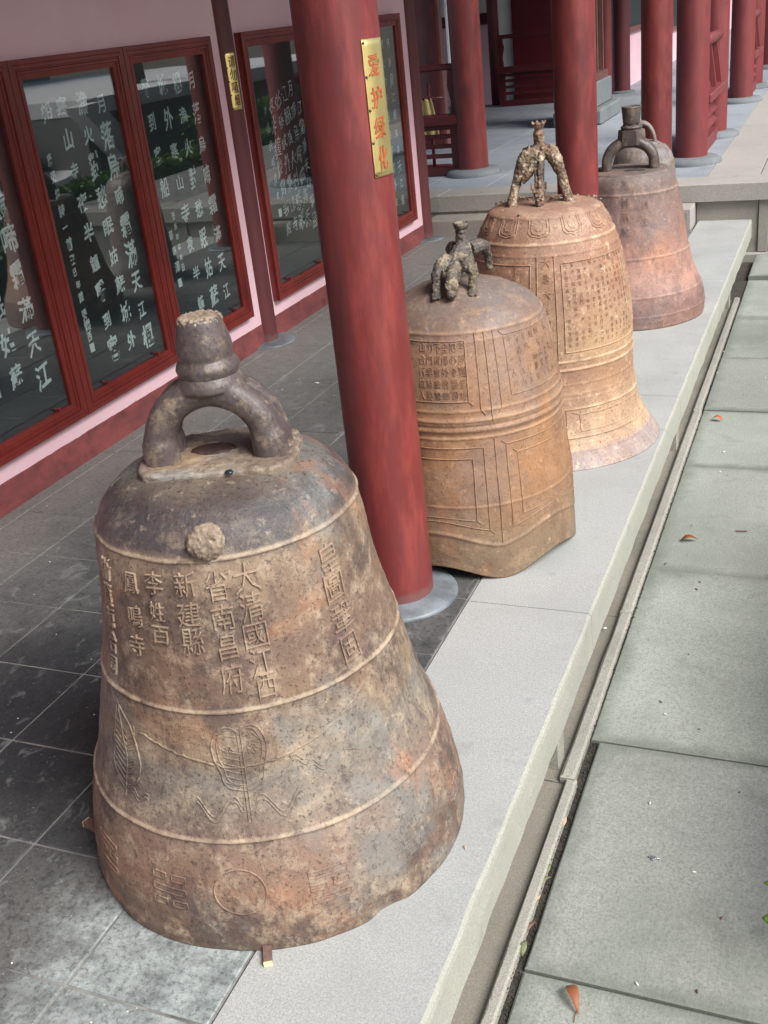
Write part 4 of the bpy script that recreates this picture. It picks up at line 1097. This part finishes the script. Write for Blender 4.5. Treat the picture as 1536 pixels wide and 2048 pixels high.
# deck paving: slate field, pale border
def paver_field(x0, x1, y0, y1, nx, ny, mat, stag=True):
    for j in range(ny):
        ya = y0+(y1-y0)*j/ny; yb = y0+(y1-y0)*(j+1)/ny
        for i in range(nx):
            xa = x0+(x1-x0)*i/nx; xb = x0+(x1-x0)*(i+1)/nx
            obj('deck_slab', MB().box((xa+.002, ya+.002, DK-.028), (xb-.002, yb-.002, DK-.0005+rs.uniform(-.001, .0005)), .002).data(mat), dk, origin=(xa, ya, DK))
M['deckslate'] = m_granite('blue_grey_deck_slate', (.33, .37, .41), dirt=.3)
paver_field(-6.0, -.92, 8.42, 14.2, 9, 9, M['deckslate'])
paver_field(-.92, -.55, 8.42, 14.2, 1, 4, M['deckedge'])
paver_field(-6.0, -.92, 14.2, 20, 7, 5, M['deckslate'])
paver_field(-.92, -.55, 14.2, 20, 1, 3, M['deckedge'])
struct(box('far_deck', (-7.5, 20, -.1), (-.55, 40, DK-.002), M['deckslate']))
obj('deck_side_stone', MB().box((-.548, 8.42, DK-.12), (-.30, 20, DK-.001), .006).data(M['deckedge']), dk)

# ------------------------------------------------------------------ railings
def post_profile(mb, x, y, z0, z1):
    mb.box((x-.03, y-.03, z0), (x+.03, y+.03, z1), .004)
def railing_x(x0, x1, y, label, hump=True, slats=(.31, .385, .455, .53, .60), z0=DK):
    rl = empty('bench_railing', ((x0+x1)/2, y, z0), label, 'railing', 'dark red bench railings')
    obj('base_beam', MB().box((x0, y-.04, z0), (x1, y+.04, z0+.075), .004).data(M['rail']), rl)
    obj('seat_board', MB().box((x0-.02, y-.10, z0+.42), (x1+.02, y+.05, z0+.50), .006).data(M['rail']), rl)
    obj('top_rail', MB().box((x0, y-.035, z0+.845), (x1, y+.035, z0+.895), .012).data(M['rail']), rl)
    for z in (.145, .225, .305, .375):
        obj('slat', MB().box((x0+.03, y-.018, z0+z), (x1-.03, y+.018, z0+z+.035), .003).data(M['rail']), rl)
    for x in (x0+.035, x1-.035):
        obj('end_board', MB().box((x-.045, y-.025, z0+.06), (x+.045, y+.025, z0+.45), .003).data(M['rail']), rl)
        mb = MB(); mb.prism([(x-.035, z0+.48), (x+.035, z0+.48), (x+.02, z0+.62), (x+.045, z0+.74), (x+.03, z0+.80), (x+.03, z0+.86), (x-.03, z0+.86), (x-.045, z0+.72), (x-.02, z0+.60)], 'y', y-.02, y+.02)
        obj('vase_baluster', mb.data(M['rail']), rl)
    return rl
railing_x(-3.75, -3.03, 9.13, 'dark red bench railing left of the dark deck pillar, yellow cloth behind it')
railing_x(-4.38, -3.45, 15.05, 'dark red bench railing in front of the dark door at the back of the deck')
def railing_y(x, y0, y1, label, z0=DK):
    rl = empty('bench_railing', (x, (y0+y1)/2, z0), label, 'railing', 'dark red bench railings'); mt = M['lacq_far']
    obj('base_beam', MB().box((x-.05, y0, z0), (x+.06, y1, z0+.10), .004).data(mt), rl)
    obj('seat_board', MB().box((x-.05, y0, z0+.42), (x+.13, y1, z0+.49), .008).data(mt), rl)
    obj('panel', MB().box((x-.012, y0, z0+.10), (x+.012, y1, z0+.42), .0).data(mt), rl)
    n = 5
    for k in range(3):
        zz = z0+.17+k*.095
        mb = MB(); mb.prism([(x+.012, zz-.03), (x+.055, zz), (x+.012, zz+.03)], 'y', y0, y1); obj('slat', mb.data(mt), rl)
    mb = MB(); mb.prism([(x-.012, z0+.49), (x+.10, z0+.49), (x+.03, z0+.80), (x-.012, z0+.80)], 'y', y0+.15, y0+.19); obj('back_bracket', mb.data(mt), rl)
    mb = MB(); mb.tube([(x+.04, y0, z0+.86), (x+.04, y1, z0+.86)], .045, 12); obj('top_rail', mb.data(mt, True), rl)
    for yy in (y0+.2, (y0+y1)/2, y1-.2):
        mb = MB(); mb.prism([(x+.06, z0+.49), (x+.10, z0+.49), (x+.055, z0+.82), (x+.02, z0+.82)], 'y', yy-.02, yy+.02); obj('curved_stay', mb.data(mt), rl)
    return rl
railing_y(-1.12, 9.24, 10.50, 'red bench rail with a curved back between the two front deck pillars')
railing_y(-1.12, 13.58, 14.88, 'red bench rail far off between the two rear deck pillars')
# cloth hanging behind the left railing
mb = MB(); n = 14; vs = []; fs = []
for i in range(n+1):
    x = -3.60+.30*i/n
    for j in range(9):
        z = DK+.28+.32*j/8; s_ = 1-.35*(j/8)**2; vs.append((-3.52+(x+3.45)*s_, 9.55+.02*math.sin(i*1.6)+.01*math.sin(j), z))
for i in range(n):
    for j in range(8): a = i*9+j; fs.append((a, a+9, a+10, a+1))
o = obj('hanging_cloth', (vs, fs, M['yellow'], True)); tag(o, 'yellow cloth hanging behind the left bench railing', 'cloth'); md = o.modifiers.new('t', 'SOLIDIFY'); md.thickness = .006
# its stand
sd_ = empty('cloth_stand', (-3.55, 9.6, DK), 'slim dark stand behind the left bench railing that the yellow cloth hangs on', 'stand')
obj('pole', MB().tube([(-3.45, 9.6, DK), (-3.45, 9.6, DK+.72)], .015, 10).data(M['rail'], True), sd_)
obj('crossbar', MB().tube([(-3.72, 9.57, DK+.60), (-3.30, 9.57, DK+.60)], .01, 8).data(M['rail'], True), sd_)
obj('foot', MB().box((-3.6, 9.5, DK), (-3.3, 9.7, DK+.02), .003).data(M['rail']), sd_)

# ------------------------------------------------------------------ pavilion walls at the back
pw = empty('pavilion_wall', (-5, 11.2, DK), 'plum coloured timber wall in shade behind the left bench railing', 'wall')
box('wall_board', (-8.0, 11.2, DK), (-3.86, 11.3, 3.4), M['plum'], pw)
for x in (-4.62, -4.28, -3.93): box('post', (x-.035, 11.13, DK), (x+.035, 11.199, 3.4), M['rail'], pw)
box('sill_beam', (-8.0, 11.12, DK), (-3.86, 11.128, DK+.12), M['rail'], pw)
tag(box('light_slit_strip', (-3.62, 10.7, DK), (-3.60, 10.72, 2.4), M['white']), 'thin pale upright pole against the shaded timber wall', 'pole')  # white strip added to draw a slit of light, no real pole
bw = empty('pavilion_back_wall', (-4, 15.6, DK), 'back wall of the deck with pink plaster, white pilaster and a dark red door', 'wall')
box('pink_plaster', (-8, 15.55, DK), (-4.62, 15.75, 1.30), M['plaster'], bw)
box('window_sill_beam', (-8, 15.50, 1.301), (-4.62, 15.75, 1.44), M['rail'], bw)
box('upper_wall', (-8, 15.55, 1.441), (-4.62, 15.75, 3.4), M['white'], bw)
box('frame_post', (-4.86, 15.49, 1.30), (-4.80, 15.499, 3.4), M['rail'], bw)
obj('corner_post', MB().tube([(-4.52, 15.35, DK), (-4.52, 15.35, 3.4)], .075, 20).data(M['lacq_wall'], True), bw)
box('white_pilaster', (-4.619, 15.55, DK), (-4.30, 15.75, 3.4), M['white'], bw)
box('door_leaf', (-4.299, 15.50, DK+.03), (-3.62, 15.58, 3.3), M['door'], bw)
box('door_leaf', (-3.615, 15.50, DK+.03), (-2.98, 15.58, 3.3), M['door'], bw)
box('threshold', (-4.299, 15.44, DK), (-2.98, 15.499, DK+.11), M['rail'], bw)
# side wall continuing down the far gallery
fw = empty('far_gallery_wall', (-2.95, 18, DK), 'bright white and pink wall of the far gallery with dark framed windows', 'wall')
box('plaster', (-3.15, 15.76, DK-.001), (-2.93, 38, 3.4), M['plaster'], fw)
def farwin(y0, y1, z0, z1):
    w = obj('window_frame', MB().box((-2.929, y0, z0), (-2.87, y1, z0+.07)).box((-2.929, y0, z1-.07), (-2.87, y1, z1)).box((-2.929, y0, z0+.07), (-2.87, y0+.07, z1-.07)).box((-2.929, y1-.07, z0+.07), (-2.87, y1, z1-.07)).data(M['wood']), fw)
    obj('pane', MB().box((-2.93+.004, y0+.07, z0+.07), (-2.90, y1-.07, z1-.07)).data(M['slate']), w)
farwin(16.35, 17.8, .98, 2.3); farwin(18.5, 20.2, .78, 2.3); farwin(20.6, 22.4, .78, 2.3)
for x, y, r_, lab, mt in ((-2.86, 15.75, .105, 'dark pillar at the start of the far gallery wall', M['lacq_wall']), (-2.72, 13.9, .07, 'slim rose red post left of the far gallery wall', M['lacq_far'])):
    pillar((x, y), DK, r_, lab, mt, drum_r=.17, drum_h=.03, top=3.4, name='gallery_post', group='posts of the far gallery')
# grey stone cheek block and dark framed door beside the near far-row
cb = empty('stone_cheek', (-2.55, 12.4, DK), 'pale grey stone plinth block carrying a dark framed lattice window', 'plinth')
obj('lower_block', MB().box((-2.95, 12.1, DK-.001), (-2.42, 13.2, DK+.16), .02).data(M['drum']), cb)
obj('upper_block', MB().box((-2.95, 12.15, DK+.161), (-2.50, 13.1, DK+.42), .015).data(M['drum']), cb)
ww = empty('lattice_window', (-2.6, 12.6, DK+.42), 'dark brown framed window standing on the grey stone plinth block', 'window')
box('sill', (-2.90, 12.2, DK+.421), (-2.52, 13.0, DK+.50), M['ceil'], ww)
box('pane', (-2.80, 12.3, DK+.501), (-2.66, 12.95, 3.3), M['slate'], ww)
for y in (12.28, 12.62, 12.93): box('mullion', (-2.84, y, DK+.501), (-2.56, y+.05, 3.3), M['ceil'], ww)

# ------------------------------------------------------------------ roof over gallery and deck
rf = empty('gallery_roof', (-1.6, 2, 2.5), 'dark timber roof over the gallery and deck', 'roof')
box('ceiling_boards', (-3.3, -4, 2.62), (-.62, 8.2, 2.68), M['ceil'], rf)
box('eave_beam', (-1.28, -4, 2.40), (-1.04, 8.2, 2.619), M['lacq_wall'], rf)
box('deck_ceiling', (-8.2, 8.21, 3.42), (-.62, 38, 3.5), M['ceil'], rf)
for k in range(28):
    y = -3.8+.43*k; box('rafter', (-3.1, y, 2.55), (-.55, y+.07, 2.619), M['lacq_wall'], rf)

# ------------------------------------------------------------------ what stands across the court (mirrored in the glass)
ts = empty('terrace_steps', (4, 10.2, PAV), 'pale curved stone steps across the courtyard, seen mirrored in the calligraphy glass', 'steps')
def arc_slab(rad, z0, z1, mat, name, cx=7.2, cyy=10.7, a0=140, a1=205, rin=.5):
    mb = MB(); n = 28; pts = []
    for i in range(n+1):
        a = R(a0+(a1-a0)*i/n); pts.append((cx+rad*math.cos(a), cyy+rad*math.sin(a)*.62))
    pts += [(cx, cyy-2.2), (cx, cyy+2.6)]
    mb.prism(pts, 'z', z0, z1); return obj(name, mb.data(mat), ts)
hts = [-.05, .15, .35, .55, .75]
for i, h in enumerate(hts):
    arc_slab(4.55-.42*i, PAV-.02 if i == 0 else hts[i-1]+.001, h-.075, M['riser'], 'step_riser')
    arc_slab(4.60-.42*i, h-.074, h, M['terr'], 'step_tread')
tr = empty('terrace', (6, 12, PAV), 'pale stone terrace across the courtyard, seen mirrored in the calligraphy glass', 'terrace')
box('retaining_wall', (3.25, 12.05, PAV-.02), (14, 22, .80), M['riser'], tr)
box('retaining_wall', (4.8, 4, PAV-.02), (14, 12.04, .755), M['riser'], tr)
box('coping', (3.15, 12.04, .801), (14, 22, .99), M['terr'], tr)
box('coping', (4.68, 3.9, .756), (14, 12.039, .96), M['terr'], tr)
mb = MB(); mb.prism([(11.62, .93), (12.05, .95), (12.75, .30), (12.75, -.24), (12.35, -.24), (12.3, .28)], 'x', 2.95, 3.2)
obj('sloping_balustrade', mb.data(M['terr']), tr)
hs = empty('opposite_building', (12, 14, .9), 'plain grey rendered building beyond the terrace, seen only in the glass', 'building')
box('wall', (11.4, 9, .961), (13.9, 22, 3.4), M['houses'], hs)
box('roof', (11.1, 8.6, 3.401), (14.3, 22.4, 3.6), M['ceil'], hs)
box('door', (11.35, 13.5, .962), (11.399, 14.4, 2.9), M['door'], hs)
for y in (10.2, 11.8, 16): box('window', (11.35, y, 1.6), (11.399, y+.9, 2.7), M['slate'], hs)

def leaves(mb, fn, n, s0, s1, rng, fold=True):
    for _ in range(n):
        p = fn(rng); s_ = rng.uniform(s0, s1)
        d = Vector((rng.gauss(0, 1), rng.gauss(0, 1), rng.gauss(.2, .7))).normalized(); u = d.orthogonal().normalized()
        w = d.cross(u); a = rng.uniform(0, 6.28); u2 = u*math.cos(a)+w*math.sin(a); w2 = d.cross(u2)
        mb.add([p-u2*s_*.5, p-u2*s_*.1+w2*s_*.27+d*s_*.06, p+u2*s_*.55, p-u2*s_*.1-w2*s_*.27+d*s_*.06], [(0, 1, 2), (0, 2, 3)])
rg = random.Random(11)
def hedge(x0, x1, y0, y1, z0, z1, label, n, mat, size=(.05, .09), name='hedge'):
    h = empty(name, ((x0+x1)/2, (y0+y1)/2, z0), label, 'hedge' if name == 'hedge' else 'shrub')
    def fn(r_):
        k = r_.random(); x, y, z = r_.uniform(x0, x1), r_.uniform(y0, y1), z0+(z1-z0)*r_.random()**.7
        if k < .4: z = z1-abs(r_.gauss(0, .03))
        elif k < .7: x = x0+abs(r_.gauss(0, .04))
        z += .05*noise.noise(Vector((x*3, y*3, 0))); x += .06*noise.noise(Vector((z*5, y*3, 4)))
        return Vector((x, y, z))
    mb = MB(); leaves(mb, fn, n, size[0], size[1], rg); o = obj('foliage', mb.data(mat), h); o['kind'] = 'stuff'
    mb = MB()
    for k in range(int((y1-y0)/.25)+1):
        y = y0+.1+.25*k; x = (x0+x1)/2+rg.uniform(-.05, .05); mb.tube([(x, y, z0), (x+rg.uniform(-.05, .05), y, (z0+z1)/2), (x+rg.uniform(-.1, .1), y+rg.uniform(-.08, .08), z1-.05)], [.02, .015, .006], 6)
    obj('stems', mb.data(M['bark']), h); return h
hedge(1.35, 1.85, 8.4, 14.5, PAV, .30, 'clipped green hedge along the foot of the terrace steps, seen in the glass', 15000, M['leaf'])
hedge(2.0, 2.5, 13.0, 17, PAV, .62, 'taller green hedge farther along the terrace, seen in the glass', 7000, M['leaf'])
# shrubs by the right edge of the paving
hedge(.36, .80, 1.6, 3.4, PAV, .28, 'leafy dark green shrub bed along the right side of the paving, nearer half', 7000, M['leafd'], (.05, .11), 'shrub')
hedge(.50, .90, 3.5, 7.0, PAV, .12, 'leafy dark green shrub bed along the right side of the paving, farther half', 6000, M['leafd'], (.05, .11), 'shrub')
def bigleaf(p, d, up, L_, W_, mat, name='leaf', curl=.15, parent=None):
    p = Vector(p); d = Vector(d).normalized(); up = Vector(up).normalized(); s_ = d.cross(up).normalized(); up = s_.cross(d)
    vs = []; fs = []; n = 7
    for i in range(n+1):
        t = i/n; w = W_*.5*math.sin(PI*t**.8)**.9*(1-.25*t); c = p+d*L_*t+up*(curl*L_*math.sin(PI*t))
        for q in (-1, 0, 1): vs.append(c+s_*w*q+up*(abs(q)*w*.35))
    for i in range(n):
        for k in range(2): a = i*3+k; fs.append((a, a+1, a+4, a+3))
    o = obj(name, (vs, fs, mat, True), parent, origin=None if parent else p)
    md = o.modifiers.new('t', 'SOLIDIFY'); md.thickness = .0006
    return o
sh = empty('low_plant', (.03, 1.72, PAV), 'sprig with two broad green leaves reaching in at the right edge of the paving', 'plant')
obj('stem', MB().tube([(.10, 1.72, PAV), (.07, 1.70, PAV+.10), (.055, 1.69, PAV+.16)], [.004, .003, .002], 6).data(M['bark'], True), sh)
def on_pav(px, py, z=PAV):
    d = _r2*((px-768)/2141.2)-_u2*((py-1024)/2141.2)+_f; t = (z-CAMZ)/d.z; return Vector((0, 0, CAMZ))+d*t
pA = on_pav(1560, 1775, PAV+.16); pB = on_pav(1575, 1850, PAV+.12)
bigleaf(pA, (-1, .3, -.15), (.1, -.2, 1), .035, .022, M['leaf'], 'broad_leaf', .1, sh)
bigleaf(pB, (-1, .15, -.05), (0, -.3, 1), .05, .045, M['leaf'], 'broad_leaf', .1, sh)
bigleaf(pB+Vector((.02, .02, 0)), (.3, .8, 0), (0, 0, 1), .07, .05, M['leaf'], 'broad_leaf', .1, sh)

# tree on the terrace (its trunk shows in the glass)
def tree(x, y, z0, h, label, cr, n=5000):
    t = empty('tree', (x, y, z0), label, 'tree', 'trees on the terrace')
    mb = MB(); mb.tube([(x, y, z0), (x+.08, y+.03, z0+h*.3), (x-.05, y+.1, z0+h*.6), (x+.1, y, z0+h*.8)], [.20, .16, .12, .07], 12)
    tips = []
    for k in range(7):
        a = 2*PI*k/7; q = (x+cr*.6*math.cos(a), y+cr*.6*math.sin(a), z0+h*(.75+.06*(k % 3))); mb.tube([(x, y+.05, z0+h*(.45+.03*k)), ((x+q[0])/2, (y+q[1])/2, z0+h*.66), q], [.07, .05, .02], 8); tips.append(Vector(q))
    obj('trunk', mb.data(M['bark'], True), t)
    mb = MB()
    def fn(r_):
        c = r_.choice(tips); v = Vector((r_.gauss(0, 1), r_.gauss(0, 1), r_.gauss(0, .7))); return c+v.normalized()*(cr*.48*r_.random()**.4)
    leaves(mb, fn, n, .10, .18, rg); o = obj('crown', mb.data(M['leaf']), t); o['kind'] = 'stuff'
tree(4.6, 15.3, .99, 4.5, 'tree with a dark trunk on the terrace behind the hedge', 1.5)
tree(7.5, 6.2, .96, 4.5, 'tree with a dark trunk on the terrace above the curved steps', 1.4)

# ------------------------------------------------------------------ litter on the paving
def litter_leaf(px, py, z, L_, W_, ang, mat, label, curl=.2, tilt=.0, cat='leaf'):
    p = on_pav(px, py, z); d = vtx_dir(ang); d.z = tilt
    p = p-d*L_*.5+Vector((0, 0, .004))
    o = bigleaf(p, d, (0, 0, 1), L_, W_, mat, 'fallen_leaf', curl); return tag(o, label, cat, 'fallen leaves')
litter_leaf(1379, 1082, PAV, .062, .030, 15, M['dryleaf'], 'rust orange fallen leaf with pale torn end, second from the far end of the paving')
litter_leaf(1434, 841, PAV, .05, .03, 170, M['redleaf'], 'bright red orange fallen leaf farthest along the paving', .3)
litter_leaf(1147, 2002, PAV, .072, .026, -62, M['dryleaf'], 'long curled brown leaf nearest the viewer on the paving', .3)
litter_leaf(1128, 1646, PAV-.006, .036, .02, 80, M['tanleaf'], 'small tan leaf standing in the dirt gap beside the gutter, upper one', .2, .3)
litter_leaf(1070, 1806, PAV-.006, .042, .02, 60, M['tanleaf'], 'tan leaf in the dirt gap beside the gutter, lower one', .2, .2)
litter_leaf(1088, 1768, PAV-.006, .052, .016, 60, M['olive'], 'olive green leaf lying in the dirt gap beside the gutter', .2)
litter_leaf(1098, 1742, PAV-.006, .036, .012, 85, M['olive'], 'narrow dull green leaf at the top of the dirt gap', .3)
litter_leaf(1060, 1860, PAV-.008, .05, .014, 70, M['timber'], 'withered brown leaf low in the dirt gap', .2)
litter_leaf(1048, 1900, PAV-.008, .045, .018, 95, M['olive'], 'withered olive leaf lowest in the dirt gap', .3)
o = obj('leaf_stalk', MB().tube([on_pav(1158, 2020, PAV)+Vector((0, 0, .004)), on_pav(1150, 2034, PAV)+Vector((0, 0, .003)), on_pav(1148, 2046, PAV)+Vector((0, 0, .002))], .0009, 5).data(M['dryleaf']), None); tag(o, 'thin stalk by the long curled brown leaf', 'stalk')
p = on_pav(1310, 1720); mb = MB(); 
for k in range(8): mb.ball((p.x+rg.uniform(-.012, .012), p.y+rg.uniform(-.006, .006), PAV+.003), (rg.uniform(.003, .008), rg.uniform(.002, .005), .003), 6, 4)
tag(obj('foil_scrap', fuse(mb, .0015, .002, 200, 0, M['foil']), None), 'crumpled dark scrap with a shiny edge on the nearest full paving slab', 'litter')
p = on_pav(1482, 1064); tag(obj('twig', MB().tube([p+Vector((-.02, 0, .003)), p+Vector((.02, .004, .003))], .0022, 6).data(M['timber']), None), 'short dark twig near the right side of the paving', 'twig')
bits = [(1434, 746, 0), (1447, 704, 0), (1530, 757, 0), (1488, 790, 1), (1509, 906, 0), (1455, 951, 1), (1440, 945, 0), (1448, 905, 0), (1400, 1165, 1), (1393, 1180, 2), (1325, 1030, 2), (1383, 1052, 2), (1332, 1128, 1),
        (1398, 1460, 1), (1330, 1430, 0), (1322, 1405, 1), (1479, 1586, 1), (1274, 1970, 0), (1395, 1985, 2), (1444, 1838, 2), (1300, 1608, 0), (1388, 1746, 0), (1377, 1310, 1), (1210, 1258, 0)]
for i, (px, py, k) in enumerate(bits):
    p = on_pav(px, py); a = rg.uniform(0, 6.28); s_ = rg.uniform(.0024, .005); d = Vector((math.cos(a), math.sin(a), 0))
    mt = (M['petal'], M['olive'], M['timber'])[k]; nm = ('petal', 'seed_husk', 'bark_crumb')[k]
    o = obj(nm, MB().ball((0, 0, 0), (s_*1.5, s_*.7, .0022), 8, 5).data(mt, True), None)
    o.location = (p.x, p.y, PAV+.0035); o.rotation_euler = (0, 0, a)
    tag(o, ('tiny pale petal scattered on the greenish paving', 'tiny olive seed husk scattered on the greenish paving', 'tiny dark bark crumb scattered on the greenish paving')[k], ('petal', 'husk', 'crumb')[k], ('petals on the paving', 'seed husks on the paving', 'bark crumbs on the paving')[k])
# grit and debris in the dirt gap: uncountable
mb = MB()
for k in range(1500):
    y = rg.uniform(1.0, 7.2); y = rg.uniform(1.0, 2.36) if rg.random() < .6 else y; x = rg.uniform(-.53, -.509) if y < 2.36 else rg.gauss(-.533, .004); s_ = rg.uniform(.0008, .0032)
    mb.ball((x, y, PAV-.009+(.011 if x > -.507 or x < -.526 else 0)), (s_, s_*rg.uniform(.5, 1.5), s_*.6), 5, 4)
tag(obj('grit', mb.data([M['dirt']], False), None), 'dark grit and crumbs filling the gap beside the gutter', 'grit', None, 'stuff')
mb = MB()
for k in range(260):
    x, y = rg.uniform(-2.8, -1.0), rg.uniform(.9, 7.5); s_ = rg.uniform(.0008, .0028)
    mb.ball((x, y, .0008), (s_*rg.uniform(.7, 2), s_, s_*.5), 5, 4)
tag(obj('white_specks', mb.data([M['petal']], False), None), 'pale plaster specks dusted over the slate floor', 'specks', None, 'stuff')
for i, (px, py) in enumerate(((634, 767), (195, 808))):
    p = on_pav(px, py, 0); o = obj('plaster_crumb', MB().ball((p.x, p.y, .003), (.014, .004, .003), 8, 5).data(M['petal'], True), None)
    tag(o, ('white plaster crumb on the slate floor near the nearest red pillar', 'white plaster crumb on the slate floor by the wall')[i], 'crumb')
o = bigleaf(on_pav(928, 1690, .002), (.5, -.7, 0), (0, 0, 1), .016, .003, M['tanleaf'], 'grass_stalk'); tag(o, 'tiny curled straw on the granite kerb right of the nearest bell', 'straw')
